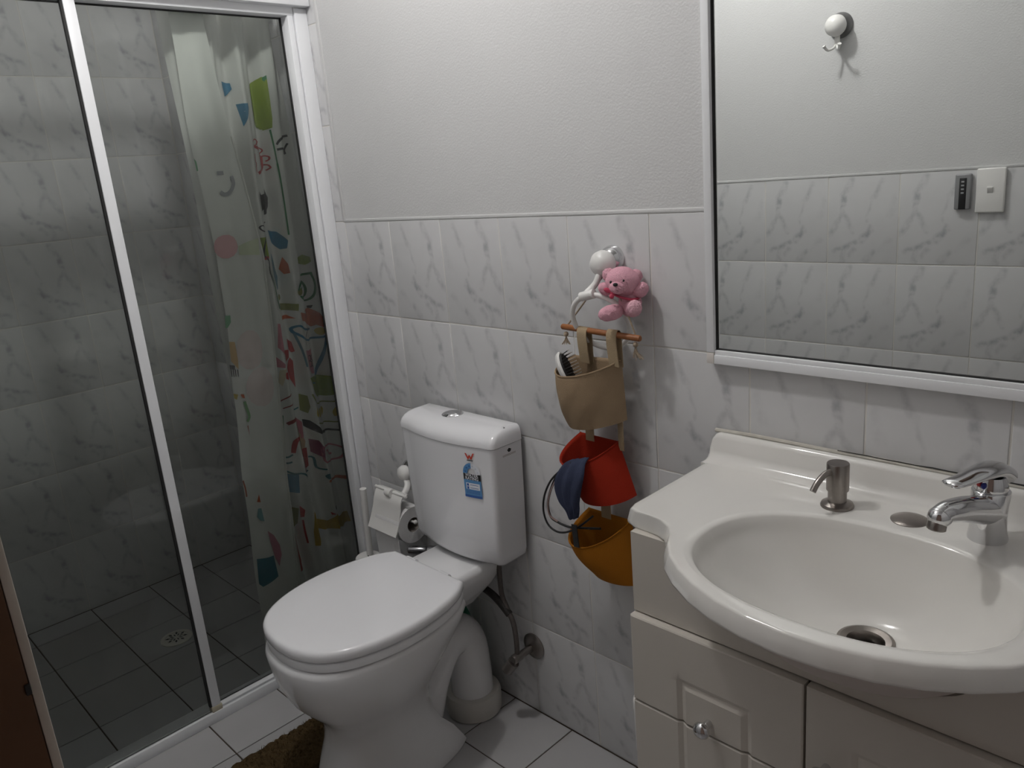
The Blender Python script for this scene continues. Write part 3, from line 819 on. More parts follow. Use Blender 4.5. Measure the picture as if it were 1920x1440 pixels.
SRED = mat('sticker_red', (.62, .05, .02), .4, var=.05); SWHITE = mat('sticker_white', (.80, .82, .86), .4, var=.02)
Lf, Rt = ribbon([(.550, .741), (.557, .730), (.562, .737), (.566, .730), (.572, .743)], .004)
decal('logo_print', [(.5485, .742), (.5525, .742), (.557, .7335), (.5615, .7395), (.5655, .7335), (.571, .7435), (.5745, .7435), (.5665, .7275), (.5645, .7275), (.5615, .733), (.558, .7275), (.556, .7275)], SRED, cb, .0003)
decal('logo_line', [(.553, .7262), (.570, .7262), (.570, .7242), (.553, .7242)], BLACK, cb, .0003)
arcp = [(.5625 - .0245 * math.cos(a), .692 + .0265 * math.sin(a)) for a in [PI / 2 * k / 8 for k in range(9)]] + [(.5625 - .012 * math.cos(a), .692 + .014 * math.sin(a)) for a in [PI / 2 * k / 8 for k in range(8, -1, -1)]]
decal('star_arc', arcp, SBLUE, cb, .0003)
arcq = [(2 * .5625 - a, b) for a, b in arcp]
decal('star_arc_blank', arcq, SWHITE, cb, .0003)
for k in range(6):
    a = PI * (k + .5) / 6
    cx, cz = .5625 - .018 * math.cos(a), .692 + .020 * math.sin(a)
    star = [(cx + (.0026 if j % 2 == 0 else .0011) * math.sin(PI * j / 5), cz + (.0026 if j % 2 == 0 else .0011) * math.cos(PI * j / 5)) for j in range(10)]
    decal('star', star, DBLUE if k < 3 else SBLUE if False else mat('star_outline', (.60, .64, .72), .4), cb, .0006)
decal('sticker_header', [(.5385, .692), (.5865, .692), (.5865, .6765), (.5385, .6765)], BLACK, cb, .0003)
part('sticker_words', text_bm('WATER', .0105, lambda a, b: Vector((.5625 + a, cyf(.5625 + a) - .0031, .6885 + b)), .0002), SWHITE, cb)
part('sticker_words', text_bm('RATING', .0105, lambda a, b: Vector((.5625 + a * .96, cyf(.5625 + a * .96) - .0031, .6805 + b)), .0002), SWHITE, cb)
decal('sticker_field', [(.5385, .6765), (.5865, .6765), (.5865, .633), (.5385, .633)], SBLUE, cb, .0003)
decal('sticker_panel', [(.5445, .669), (.5825, .669), (.5825, .6535), (.5445, .6535)], SWHITE, cb, .0006)
decal('sticker_strip', [(.5385, .639), (.5865, .639), (.5865, .633), (.5385, .633)], DBLUE, cb, .0006)
for zz in (.6645, .657):
    decal('sticker_icon', [(.547, zz + .003), (.5525, zz + .003), (.5525, zz - .003), (.547, zz - .003)], DBLUE, cb, .0009)
    decal('sticker_line', [(.556, zz + .0008), (.579, zz + .0008), (.579, zz - .0004), (.556, zz - .0004)], DBLUE, cb, .0009)
for zz in (.6495, .6465, .6435):
    decal('sticker_line', [(.5435, zz + .0005), (.5815, zz + .0005), (.5815, zz - .0004), (.5435, zz - .0004)], DBLUE, cb, .0006)
decal('arrow_print', [(-.052, .749), (-.058, .7445), (-.0545, .7445), (-.0545, .739), (-.0485, .739), (-.0485, .7445), (-.045, .7445)], BLACK, cb, .0022, 'side')
for zz in (.7350, .7325):
    decal('print_line', [(-.073, zz), (-.032, zz), (-.032, zz - .0008), (-.073, zz - .0008)], mat('brown_print', (.16, .10, .06), .5), cb, .0022, 'side')

# ------------------------------------------------------------------ plumbing round the toilet
sv = thing('angle_valve', 'grey metal angle valve with braided hose on the wall right of the toilet', 'valve', (.600, 0, .195))
OLDCH = mat('dull_chrome', (.34, .31, .29), .28, .9, var=.35, vscale=30)
part('wall_flange', lathe(new_bm(), [(.034, 0), (.034, .004), (.028, .009), (.014, .013)], (.600, -.0003, .195), (0, -1, 0)), OLDCH, sv)
part('valve_body', lathe(new_bm(), [(.0095, .005), (.0095, .05), (.012, .052), (.012, .075), (.0095, .078)], (.600, 0, .195), (0, -1, 0), n=20), OLDCH, sv)
part('valve_handle', lathe(new_bm(), [(.008, 0), (.008, .012), (.0155, .014), (.0155, .045), (.013, .049)], (.597, -.062, .190), (-.45, -.25, -.65), n=20), OLDCH, sv)
part('supply_hose', tube(new_bm(), smooth_path([(.600, -.062, .200), (.600, -.060, .235), (.590, -.055, .280), (.568, -.050, .310), (.545, -.045, .345), (.545, -.045, .42), (.545, -.045, .448)], 6), .0065, 12), mat('braided_steel', (.16, .14, .13), .45, .6, bump=.8, bscale=260, var=.4, vscale=120), sv)
part('spare_hose', tube(new_bm(), smooth_path([(.575, -.052, .300), (.545, -.052, .322), (.515, -.050, .334), (.482, -.048, .340)], 6), .0095, 12), mat('black_rubber_hose', (.03, .026, .024), .6, bump=.4, bscale=200, var=.2), sv)
cv = thing('stop_tap', 'chrome horizontal stop tap on the wall between cistern and toilet paper', 'tap', (.297, 0, .392))
part('tap_pipe', tube(new_bm(), [(.297, 0, .392), (.297, -.052, .392)], .008, 14), CHROME, cv)
bm = lathe(new_bm(), [(.009, 0), (.012, .003), (.012, .052), (.010, .055), (.0135, .058), (.0135, .110), (.011, .114)], (.236, -.092, .391), (.85, .52, 0), n=20)
part('tap_body', bm, mat('dark_chrome', (.30, .30, .31), .15, 1.0, var=.3, vscale=60), cv)
part('tap_stem', lathe(new_bm(), [(.009, 0), (.009, .03), (.012, .032), (.012, .048)], (.288, -.060, .386), (0, -.2, -1), n=16), CHROME, cv)

# ------------------------------------------------------------------ toilet brush
br = thing('toilet_brush', 'white toilet brush standing in tall round holder beside the shower jamb', 'toilet brush', (-.002, -.075, 0))
part('holder', lathe(new_bm(), [(.029, 0), (.032, .004), (.034, .274), (.037, .276), (.037, .289), (.034, .292), (.008, .293)], (-.002, -.075, 0), n=36), WPLAST, br)
part('handle', tube(new_bm(), [(.018, -.080, .290), (.026, -.081, .40), (.034, -.082, .518)], [.0100, .0095, .0100], 16), WPLAST, br)
part('handle_collar', lathe(new_bm(), [(.0135, 0), (.0135, .009), (.0105, .012)], (.018, -.080, .292), n=16), WPLAST, br)
part('screw_dot', ellipsoid(new_bm(), (.0245, -.0900, .306), .0022, .0022, .0022, seg=8, ring=6), RUBBER_AND_GAP, br)

# ------------------------------------------------------------------ toilet roll holder on its suction hook
th = thing('toilet_roll_holder', 'white suction hook toilet roll holder with curved cover plate on tiled wall', 'toilet roll holder', (.165, 0, .59))
part('suction_cup', lathe(new_bm(), [(.0275, 0), (.0275, .006), (.024, .012), (.016, .016)], (.166, -.0003, .581), (0, -1, 0)), CHROME, th)
bm = lathe(new_bm(), [(.014, .008), (.0205, .012), (.023, .020), (.0205, .030), (.012, .037), (.0, .039)], (.160, 0, .574), (.0, -1, -.06))
part('suction_knob', bm, WPLAST, th)
part('hook_arm', tube(new_bm(), smooth_path([(.166, -.022, .562), (.180, -.030, .543), (.186, -.052, .527), (.170, -.075, .525), (.165, -.084, .535)], 5), .0085, 12, flat=.55), WPLAST, th)
bm = new_bm()
rr = []
for k in range(13):
    t = k / 12
    y = -.062 - .028 * math.sin(min(t * 3.2, 1) * PI / 2) - .032 * t * t
    z = .538 + .006 * math.sin(min(t * 4, 1) * PI) - .112 * max(0, t - .08)
    w = .004 * math.cos(t * PI)
    rr.append([Vector((.098 + w + .004 * t, y, z)), Vector((.226 - w - .004 * t, y, z)), Vector((.226 - w - .004 * t, y + .003, z - .001)), Vector((.098 + w + .004 * t, y + .003, z - .001))])
loft(bm, rr)
part('cover_plate', bm, WPLAST, th, sharp=60)
part('roll_bar', tube(new_bm(), [(.096, -.078, .540), (.232, -.078, .540)], .0042, 10), WPLAST, th)
part('bar_knob', ellipsoid(new_bm(), (.233, -.078, .540), .006, .006, .006, seg=12, ring=8), WPLAST, th)
part('bar_loop', lathe(new_bm(), [(.0065, -.012), (.0115, -.012), (.0115, .012), (.0065, .012)], (.166, -.082, .538), (1, 0, 0), n=20), WPLAST, th)
part('roll_arm', tube(new_bm(), smooth_path([(.098, -.078, .540), (.094, -.070, .52), (.094, -.062, .465), (.098, -.060, .452), (.150, -.060, .452), (.236, -.060, .460)], 5), .0035, 10), WPLAST, th)
part('arm_knob', ellipsoid(new_bm(), (.238, -.060, .461), .006, .006, .006, seg=12, ring=8), WPLAST, th)
tr_ = thing('toilet_roll', 'roll of white toilet paper hanging in the holder beside the cistern', 'toilet roll', (.168, -.060, .41))
bm = lathe(new_bm(), [(.021, 0), (.021, 0), (.051, 0), (.052, .002), (.052, .108), (.051, .110), (.021, .110), (.021, 0)], (.116, -.058, .449), (1, 0, 0), n=40, cap=False)
part('paper_roll', bm, mat('tissue_paper', (.78, .77, .77), .9, bump=.3, bscale=300, var=.05, vscale=60), tr_, sharp=50)
part('roll_core', lathe(new_bm(), [(.0207, .001), (.0195, .001), (.0195, .109), (.0207, .109)], (.116, -.058, .449), (1, 0, 0), n=32, cap=False), mat('grey_card', (.30, .27, .24), .9, var=.2), tr_, sharp=50)
bm = new_bm()
loft(bm, [[Vector((.118, -.1115 - .001 * math.sin(k), .449 - .018 * k)), Vector((.224, -.1115 - .001 * math.sin(k), .449 - .018 * k)), Vector((.224, -.1108 - .001 * math.sin(k), .449 - .018 * k)), Vector((.118, -.1108 - .001 * math.sin(k), .449 - .018 * k))] for k in range(9)])
part('loose_sheet', bm, MATS['tissue_paper'], tr_, sharp=80)

# ------------------------------------------------------------------ pedestal mat
bm = new_bm()
nx, ny = 90, 84
random.seed(3)
V = {}
def mat_in(x, y):
    if y > -.3749: return False
    # cut-out round the pedestal foot
    if ((x - TX) / .125) ** 2 + (max(0, (-.50 - y)) / .10) ** 2 < 1: return False
    # rounded corners
    for cx, sx in ((.185, -1), (.72, 1)):
        for cy, sy in ((-.395, 1), (-.90, -1)):
            if (x - cx) * sx > 0 and (y - cy) * sy > 0 and math.hypot(x - cx, y - cy) > .02: return False
    return .1649 <= x <= .7401 and -.9201 <= y <= -.3749
for i in range(nx + 1):
    for j in range(ny + 1):
        x = lerp(.165, .74, i / nx); y = lerp(-.92, -.375, j / ny)
        if mat_in(x, y):
            V[i, j] = bm.verts.new((x + random.uniform(-.0015, .0015), y + random.uniform(-.0015, .0015), .016 + random.uniform(-.004, .004)))
for i in range(nx):
    for j in range(ny):
        q = [(i, j), (i + 1, j), (i + 1, j + 1), (i, j + 1)]
        if all(k in V for k in q):
            bm.faces.new([V[k] for k in q])
bmesh.ops.delete(bm, geom=[v for v in bm.verts if not v.link_faces], context='VERTS')
be = [e for e in bm.edges if len(e.link_faces) == 1]
ret = bmesh.ops.extrude_edge_only(bm, edges=be)
for v in [g for g in ret['geom'] if isinstance(g, bmesh.types.BMVert)]:
    v.co.z = .0008
MATM = mat('brown_pile', (.115, .075, .035), .95, bump=1.0, bscale=400, var=.55, vscale=120, spec=.1)
mt = thing('pedestal_mat', 'brown pile pedestal mat on the floor around the toilet base', 'bath mat', (.452, -.65, 0))
part('mat_base', bm, MATM, mt, sharp=80)
bm = new_bm()
ks = list(V.keys())
for q in range(9000):
    x = random.uniform(.165, .74); y = random.uniform(-.92, -.375)
    if q % 3 == 0:
        x = random.uniform(.165, .36); y = random.uniform(-.62, -.375)
    if not mat_in(x, y): continue
    p = Vector((x, y, .012)); d = Vector((random.uniform(-.006, .006), random.uniform(-.006, .006), random.uniform(.007, .011)))
    s = Vector((random.uniform(-1, 1), random.uniform(-1, 1), 0)).normalized() * .0011
    bm.faces.new([bm.verts.new(p - s), bm.verts.new(p + s), bm.verts.new(p + d)])
part('pile', bm, MATM, mt, kind='stuff', sharp=180)

# bottle-shaped object filling a dark green patch behind the pan
gb = thing('green_object', 'dark green bottle-shaped object behind the toilet pan', 'bottle', (.362, -.042, 0))
part('object_body', lathe(new_bm(), [(.027, 0), (.030, .004), (.031, .19), (.028, .215), (.016, .25), (.012, .27)], (.362, -.042, 0), n=30), mat('green_plastic', (.02, .22, .12), .35, var=.15), gb)
part('object_cap', lathe(new_bm(), [(.014, .268), (.014, .295), (.011, .30)], (.362, -.042, 0), n=20), mat('green_cap', (.02, .16, .09), .4), gb)

# ================================================================== MIRROR
MX0, MX1, MZ0, MZ1, MY = 1.127, 1.866, .997, 1.960, -.0085
mr_ = thing('wall_mirror', 'large rectangular wall mirror in slim white frame above the vanity', 'mirror', ((MX0 + MX1) / 2, 0, MZ0))
MIRR = bpy.data.materials.new('mirror_silver'); MIRR.use_nodes = True
_b = MIRR.node_tree.nodes['Principled BSDF']
_b.inputs['Base Color'].default_value = (.90, .92, .905, 1); _b.inputs['Metallic'].default_value = 1; _b.inputs['Roughness'].default_value = .0
part('mirror_glass', Bx(MX0 + .008, MX1 - .008, MY, MY + .003, MZ0 + .008, MZ1 - .008), MIRR, mr_)
part('backing', Bx(MX0 + .004, MX1 - .004, MY + .0035, -.0022, MZ0 + .004, MZ1 - .004), RUBBER_AND_GAP, mr_)
FW = .0145
part('frame_side', Bx(MX0, MX0 + FW, -.019, -.0018, MZ0 + .020, MZ1, .001), ALU, mr_)
part('frame_side', Bx(MX1 - FW, MX1, -.019, -.0018, MZ0 + .020, MZ1, .001), ALU, mr_)
part('frame_bottom', box(Bx(MX0 + .0145, MX1, -.019, -.0018, MZ0, MZ0 + .016, .001), MX0 + .0145, MX1 - FW, -.0165, MY - .0005, MZ0 + .0155, MZ0 + .024, .001), ALU, mr_)
part('frame_top', Bx(MX0 + FW, MX1 - FW, -.019, -.0018, MZ1 - FW, MZ1, .001), ALU, mr_)
part('corner_block', Bx(MX0, MX0 + .0142, -.0192, -.0018, MZ0, MZ0 + .0195, .001), mat('aged_white', (.74, .70, .66), .45, var=.12, vscale=80), mr_)
part('seal', box(Bx(MX0 + FW, MX0 + FW + .003, -.011, MY - .0002, MZ0 + .024, MZ1 - FW), MX0 + FW, MX1 - FW, -.011, MY - .0002, MZ0 + .0235, MZ0 + .0262), RUBBER_AND_GAP, mr_)

# ------------------------------------------------------------------ things on the front wall, seen in the mirror
hk = thing('robe_hook', 'white ball suction hook with two prongs on the painted front wall', 'hook', (.860, YF, 1.610))
part('suction_cup', lathe(new_bm(), [(.034, 0), (.034, .004), (.029, .014), (.022, .02)], (.860, YF - .0008, 1.667), (0, 1, 0)), mat('grey_chrome', (.20, .20, .20), .3, .8, var=.2), hk)
bm = lathe(new_bm(), [(.016, .016), (.025, .020), (.0285, .030), (.027, .042), (.019, .053), (.008, .0575), (0, .058)], (.860, YF, 1.665), (0, 1, 0))
part('ball_knob', bm, WPLAST, hk)
part('hook_stem', Bx(.853, .867, YF + .018, YF + .023, 1.612, 1.650, .001), WPLAST, hk)
for sx in (-1, 1):
    part('prong', tube(new_bm(), smooth_path([(.860, YF + .021, 1.622), (.860 + sx * .006, YF + .032, 1.608), (.860 + sx * .016, YF + .046, 1.604), (.860 + sx * .022, YF + .056, 1.615)], 5), [.0035] * 14 + [.005] * 2, 10), WPLAST, hk)
sw = thing('light_switch', 'white wall light switch plate with small rocker by the doorway', 'light switch', (1.266, YF, 1.20))
part('switch_plate', Bx(1.226, 1.293, YF, YF + .011, 1.150, 1.262, .004, 3), WPLAST, sw)
part('rocker', loft(new_bm(), [[Vector((x, YF + .0105 + a, z)) for x, z in ((1.252, 1.199), (1.266, 1.199), (1.266, 1.215), (1.252, 1.215))] for a in (0,)] + [[Vector((1.253, YF + .0115, 1.200)), Vector((1.265, YF + .0115, 1.200)), Vector((1.265, YF + .016, 1.214)), Vector((1.253, YF + .016, 1.214))]]), WPLAST, sw)
rc = thing('heater_remote', 'slim silver and black remote control stuck beside the light switch', 'remote', (1.203, YF, 1.16))
part('remote_body', Bx(1.177, 1.215, YF, YF + .014, 1.160, 1.250, .003, 3), mat('silver_plastic', (.28, .28, .29), .4, .2, var=.08), rc)
part('black_strip', Bx(1.188, 1.205, YF + .012, YF + .0148, 1.1605, 1.240, .0006), BLACK, rc)
for k in range(4):
    part('remote_key', Bx(1.1925, 1.1995, YF + .0147, YF + .0152, 1.229 - k * .0095, 1.233 - k * .0095), mat('grey_symbol', (.35, .35, .36), .5), rc)

# ================================================================== VANITY
VC = 1.492
ZD = .820
cab = thing('vanity_cabinet', 'cream bathroom vanity cabinet with moulded drawers and door under the basin', 'cabinet', (VC, -.15, 0))
CX0, CX1, CF = 1.157, 1.827, -.296
bm = Bx(CX0, CX0 + .016, CF, -.0068, .10, .7892, .0008)
box(bm, CX1 - .016, CX1, CF, -.0068, .10, .7892, .0008)
box(bm, CX0 + .016, CX1 - .016, CF, -.0068, .10, .116)
box(bm, CX0 + .016, CX1 - .016, -.014, -.0068, .116, .7892)
part('carcass', bm, CAB, cab)
def header_top(x):
    d = abs(x - VC + .004) / .207
    tab = [(0, .670), (.2, .671), (.46, .683), (.72, .710), (.90, .748), (1.0, .775), (1.07, .7893)]
    for (a, za), (b, zb) in zip(tab[:-1], tab[1:]):
        if d <= b: return lerp(za, zb, (d - a) / (b - a))
    return .7893
bm = new_bm()
loft(bm, [[Vector((x, CF - .004, .650)), Vector((x, CF + .012, .650)), Vector((x, CF + .012, header_top(x))), Vector((x, CF - .004, header_top(x)))] for x in [lerp(CX0 + .0005, CX1 - .0005, k / 90) for k in range(91)]])
part('header_panel', bm, CAB, cab)
part('kickboard', Bx(CX0 + .02, CX1 - .02, CF + .04, -.01, 0, .10), CAB, cab)
def panel_front(x0, x1, z0, z1, px0, px1, pz0, pz1, y=CF - .0005, th=.0165):
    def cuts(a, b, p, q):
        c = {a, b, a + .002, b - .002}
        for e, s in ((p, 1), (q, -1)):
            for d in (0, .004, .008, .012, .017):
                v = e + s * d
                if a < v < b: c.add(v)
        c |= {lerp(a, b, k / 8) for k in range(1, 8)}
        c = sorted(c)
        out = [c[0]]
        for v in c[1:]:
            if v - out[-1] > .0009: out.append(v)
        out[-1] = b
        return out
    def h(x, z):
        d = min(x - px0, px1 - x, z - pz0, pz1 - z)
        e = min(x - x0, x1 - x, z - z0, z1 - z)
        r = 0
        if d > 0:
            if d < .008: r = .0045 * (d / .008)
            elif d < .017: r = .0045 * (1 - (d - .008) / .009) - .0006
            else: r = -.0006
        if e < .0015: r += .0015
        return r
    xs, zs = cuts(x0, x1, px0, px1), cuts(z0, z1, pz0, pz1)
    bm = new_bm()
    g = [[bm.verts.new((x, y - th + h(x, z), z)) for x in xs] for z in zs]
    for i in range(len(zs) - 1):
        for j in range(len(xs) - 1):
            bm.faces.new((g[i][j], g[i][j + 1], g[i + 1][j + 1], g[i + 1][j]))
    be = [e for e in bm.edges if len(e.link_faces) == 1]
    ret = bmesh.ops.extrude_edge_only(bm, edges=be)
    nv = [q for q in ret['geom'] if isinstance(q, bmesh.types.BMVert)]
    for v in nv: v.co.y = y
    return bm
def knob(parent, x, z):
    k = part('knob', lathe(new_bm(), [(.006, 0), (.006, .010), (.005, .013), (.0095, .016), (.0135, .021), (.0135, .024), (.010, .029), (.004, .0315), (0, .032)], (x, CF - .017, z), (0, -1, 0), n=24), CHROME, parent)
    return k
d1 = part('drawer', panel_front(1.158, 1.451, .489, .647, 1.244, 1.373, .12, .568), CAB, cab, sharp=25)
d2 = part('drawer', panel_front(1.158, 1.451, .300, .486, 1.244, 1.373, .12, .568), CAB, cab, sharp=25)
d3 = part('drawer', panel_front(1.158, 1.451, .102, .297, 1.244, 1.373, .12, .568), CAB, cab, sharp=25)
dd = part('door', panel_front(1.455, 1.826, .102, .647, 1.518, 1.763, .16, .577), CAB, cab, sharp=25)
k1 = knob(d1, 1.302, .512)
knob(d2, 1.302, .320); knob(d3, 1.302, .200); knob(dd, 1.486, .533)

# basin top: one moulded piece, deck plus bowl
vt = thing('vanity_basin', 'glossy off-white moulded vanity basin with bulging front and oval bowl', 'basin', (VC, -.2, .79))
half = [(1.131, -.0065), (1.131, -.10), (1.131, -.20), (1.131, -.262), (1.136, -.280), (1.152, -.287), (1.176, -.288), (1.200, -.291), (1.222, -.302), (1.238, -.322), (1.252, -.348),
        (1.274, -.378), (1.305, -.405), (1.345, -.430), (1.390, -.449), (1.440, -.461), (VC, -.465)]
OUT = [(x, y) for x, y in half] + [(2 * VC - x, y) for x, y in reversed(half[:-1])]
def outline_r(th, c):
    """distance from c to the outline in direction th"""
    d = Vector((math.cos(th), math.sin(th)))
    best = None
    n = len(OUT)
    for i in range(n):
        p = Vector(OUT[i]); q = Vector(OUT[(i + 1) % n])
        e = q - p
        den = d.x * e.y - d.y * e.x
        if abs(den) < 1e-9: continue
        w = p - c
        t = (w.x * e.y - w.y * e.x) / den
        s = (w.x * d.y - w.y * d.x) / den
        if t > 0 and -1e-6 <= s <= 1 + 1e-6:
            best = t if best is None else max(best, t)
    return best
BC = Vector((VC - .004, -.278)); DRC = Vector((1.498, -.225)); ZB = .688
THS = [2 * PI * k / 160 for k in range(160)]
# make sure the outline corners get vertices
for x, y in OUT:
    THS.append(math.atan2(y - BC.y, x - BC.x) % (2 * PI))
THS = sorted(set(round(t, 5) for t in THS))
THS = [t for i, t in enumerate(THS) if i == 0 or t - THS[i - 1] > .004]
AX, BY = .207, .146
rings = []
def bowl_pt(th, t):
    ex = 2.25
    c_, s_ = math.cos(th), math.sin(th)
    r = (abs(c_ / AX) ** ex + abs(s_ / BY) ** ex) ** (-1 / ex)
    cc = DRC.lerp(BC, min(1, t ** .9))
    r0 = .034
    rr_ = lerp(r0, r, t)
    return Vector((cc.x + rr_ * c_, cc.y + rr_ * s_))
for t in [0, .06, .14, .24, .35, .46, .57, .68, .78, .86, .92, .96]:
    z = ZB + (.812 - ZB) * (.12 * t + .88 * t ** 2.6)
    rings.append([Vector((*bowl_pt(th, t), z)) for th in THS])
for dt, z in ((.985, .8145), (1.0, .8168), (1.02, .8185), (1.045, .8197)):
    rings.append([Vector((*(BC + (bowl_pt(th, 1.0) - BC) * dt), z)) for th in THS])
def out_ring(inset, z):
    o_ = []
    for th in THS:
        R = outline_r(th, BC)
        d = Vector((math.cos(th), math.sin(th)))
        p = BC + d * (R - inset)
        if p.y > -.0066: p.y = -.0066
        o_.append(Vector((p.x, p.y, z)))
    return o_
b_in = rings[-1]
o0 = out_ring(.022, ZD)
for k in range(1, 5):
    rings.append([b_in[i].lerp(o0[i], k / 5) for i in range(len(THS))])
    for i, p in enumerate(rings[-1]): p.z = ZD
rings += [o0, out_ring(.0125, .8200), out_ring(.0095, .8190), out_ring(.0078, .8165), out_ring(.0050, .8080), out_ring(.0012, .7960), out_ring(.0015, .7925), out_ring(.0045, .7903), out_ring(.012, .7898), out_ring(.03, .7898)]
bm = new_bm()
loft(bm, rings, False, False)
bt_ = part('deck_and_bowl', bm, BASIN, vt, sharp=75)
# underside of the bowl: outer skin hanging inside the cabinet, front apron below the bulge
bm = new_bm()
rg = []
rg.append([Vector((*(BC + (bowl_pt(th, 1.0) - BC) * 1.07), .7899)) for th in THS])
for t in (.97, .90, .80, .68, .57, .46, .35, .24, .14, .06, 0):
    cc_ = DRC.lerp(BC, t ** .9)
    rg.append([Vector((*(cc_ + (bowl_pt(th, t) - cc_) * (1.02 + .03 * (1 - t))), ZB + (.812 - ZB) * (.12 * t + .88 * t ** 2.6) - .018)) for th in THS])
loft(bm, rg, False, True)
part('bowl_underside', bm, mat('basin_underside_bounce', (.64, .57, .53), .4, var=.12), vt, sharp=75)  # basin colour browned: reddish bounced light painted into the underside
# upstand along the wall with a cove at its foot
prof = [(-.0068, .790), (-.0068, .866), (-.009, .8685), (-.015, .8690), (-.020, .8665), (-.0225, .860), (-.026, .838), (-.031, .8265), (-.040, .8212), (-.052, .8198), (-.052, .790)]
bm = new_bm()
def up_ring(x, sc=1.0):
    return [Vector((x, y if y > -.03 else y, z)) for y, z in prof]
rg = []
for x, s in ((1.1312, 0), (1.1330, .55), (1.137, .8), (1.1425, .94), (1.149, 1.0), (1.30, 1), (1.5, 1), (1.69, 1), (1.835, 1), (1.8415, .94), (1.847, .8), (1.851, .55), (1.8528, 0)):
    rg.append([Vector((x, y, z if z < .8199 else lerp(.8199, z, max(.05, s)))) for y, z in prof])
loft(bm, rg)
part('upstand', bm, BASIN, vt, sharp=60)
part('wall_sealant', tube(new_bm(), [(1.135 + .0715 * k, -.0045 + random.uniform(-.001, .001), .8695 + random.uniform(-.001, .001)) for k in range(11)], .004, 8), mat('silicone', (.66, .63, .56), .5, var=.3, vscale=60), vt)
part('seal_gap', tube(new_bm(), [(1.36 + .024 * k, -.0075, .8735 + random.uniform(-.0006, .0006)) for k in range(20)], [.0006 + .0012 * abs(math.sin(k * 1.3)) * k / 20 for k in range(20)], 6), RUBBER_AND_GAP, vt)
# waste
ws = thing('basin_waste', 'round metal waste outlet in the bottom of the basin bowl', 'plughole', (DRC.x, DRC.y, ZB))
part('waste_ring', lathe(new_bm(), [(.0375, .001), (.0375, .0028), (.033, .0045), (.025, .002), (.0225, -.004), (.0225, -.02)], (DRC.x, DRC.y, ZB), n=36, cap=False), NICKEL, ws)
part('waste_plug', lathe(new_bm(), [(.0222, -.02), (.019, -.012), (.010, -.009), (0, -.0085)], (DRC.x, DRC.y, ZB), n=30), mat('dark_nickel', (.12, .12, .11), .3, .9, var=.3), ws)

# mixer tap
FXm, FYm = 1.602, -.088
fa = thing('mixer_tap', 'chrome single lever basin mixer tap standing on the vanity deck', 'tap', (FXm, FYm, ZD))
def ell(cx, cy, z, rx, ry, n=28):
    return [Vector((cx + rx * math.cos(2 * PI * k / n), cy + ry * math.sin(2 * PI * k / n), z)) for k in range(n)]
bm = loft(new_bm(), [ell(FXm, FYm, ZD - .001, .0245, .0245), ell(FXm, FYm, ZD + .003, .0245, .0245), ell(FXm, FYm - .001, ZD + .015, .0225, .0235), ell(FXm, FYm - .003, ZD + .035, .0220, .0255), ell(FXm, FYm - .003, ZD + .050, .0225, .0265), ell(FXm, FYm, ZD + .062, .0235, .0245), ell(FXm, FYm + .001, ZD + .070, .0235, .0235), ell(FXm, FYm + .001, ZD + .0715, .021, .021)])
part('tap_body', bm, CHROME, fa, sharp=50)
sp_ = smooth_path([(FXm, FYm - .002, ZD + .042), (FXm - .006, FYm - .03, ZD + .052), (FXm - .016, FYm - .066, ZD + .063), (FXm - .025, FYm - .095, ZD + .068), (FXm - .029, FYm - .108, ZD + .0655)], 5)
bm = tube(new_bm(), sp_, [lerp(.0235, .0142, min(1, i / (len(sp_) - 4))) for i in range(len(sp_))], 20, flat=.92)
ellipsoid(bm, sp_[-1] + Vector((0, .001, -.001)), .0150, .0150, .0138)
spt = part('spout', bm, CHROME, fa, sharp=60)
part('aerator', lathe(new_bm(), [(.0105, 0), (.0115, .002), (.0115, .011), (.0095, .0125)], sp_[-1] + Vector((-.001, -.003, -.005)), (-.06, -.22, -1), n=24), NICKEL, spt)
part('cartridge_neck', lathe(new_bm(), [(.0200, 0), (.0205, .004), (.0190, .010), (.0165, .020)], (FXm, FYm + .001, ZD + .0712), n=28), CHROME, fa)
lp = smooth_path([(FXm + .004, FYm + .024, ZD + .086), (FXm + .001, FYm + .004, ZD + .099), (FXm - .006, FYm - .028, ZD + .1035), (FXm - .015, FYm - .060, ZD + .1035), (FXm - .025, FYm - .092, ZD + .104)], 5)
wd = [lerp(.0225, .0130, i / (len(lp) - 1)) for i in range(len(lp))]
hd = [lerp(.0155, .0040, (i / (len(lp) - 1)) ** .7) for i in range(len(lp))]
rg = []
for i, p in enumerate(lp):
    d = (lp[min(i + 1, len(lp) - 1)] - lp[max(i - 1, 0)]).normalized()
    s = d.cross(Vector((0, 0, 1))).normalized(); u = s.cross(d).normalized()
    kk = .55 if i in (0, len(lp) - 1) else 1
    rg.append([p + s * wd[i] * kk * math.cos(2 * PI * k / 20) + u * hd[i] * kk * math.sin(2 * PI * k / 20) for k in range(20)])
lev = part('lever', loft(new_bm(), rg), CHROME, fa, sharp=60)
part('temperature_mark', ellipsoid(new_bm(), (FXm - .0105, FYm - .0155, ZD + .0825), .0035, .0025, .0045, seg=12, ring=8), mat('red_mark', (.35, .01, .01), .3), lev)
part('temperature_mark', ellipsoid(new_bm(), (FXm - .0045, FYm - .0185, ZD + .0815), .0035, .0025, .0045, seg=12, ring=8), mat('blue_mark', (.01, .02, .20), .3), lev)

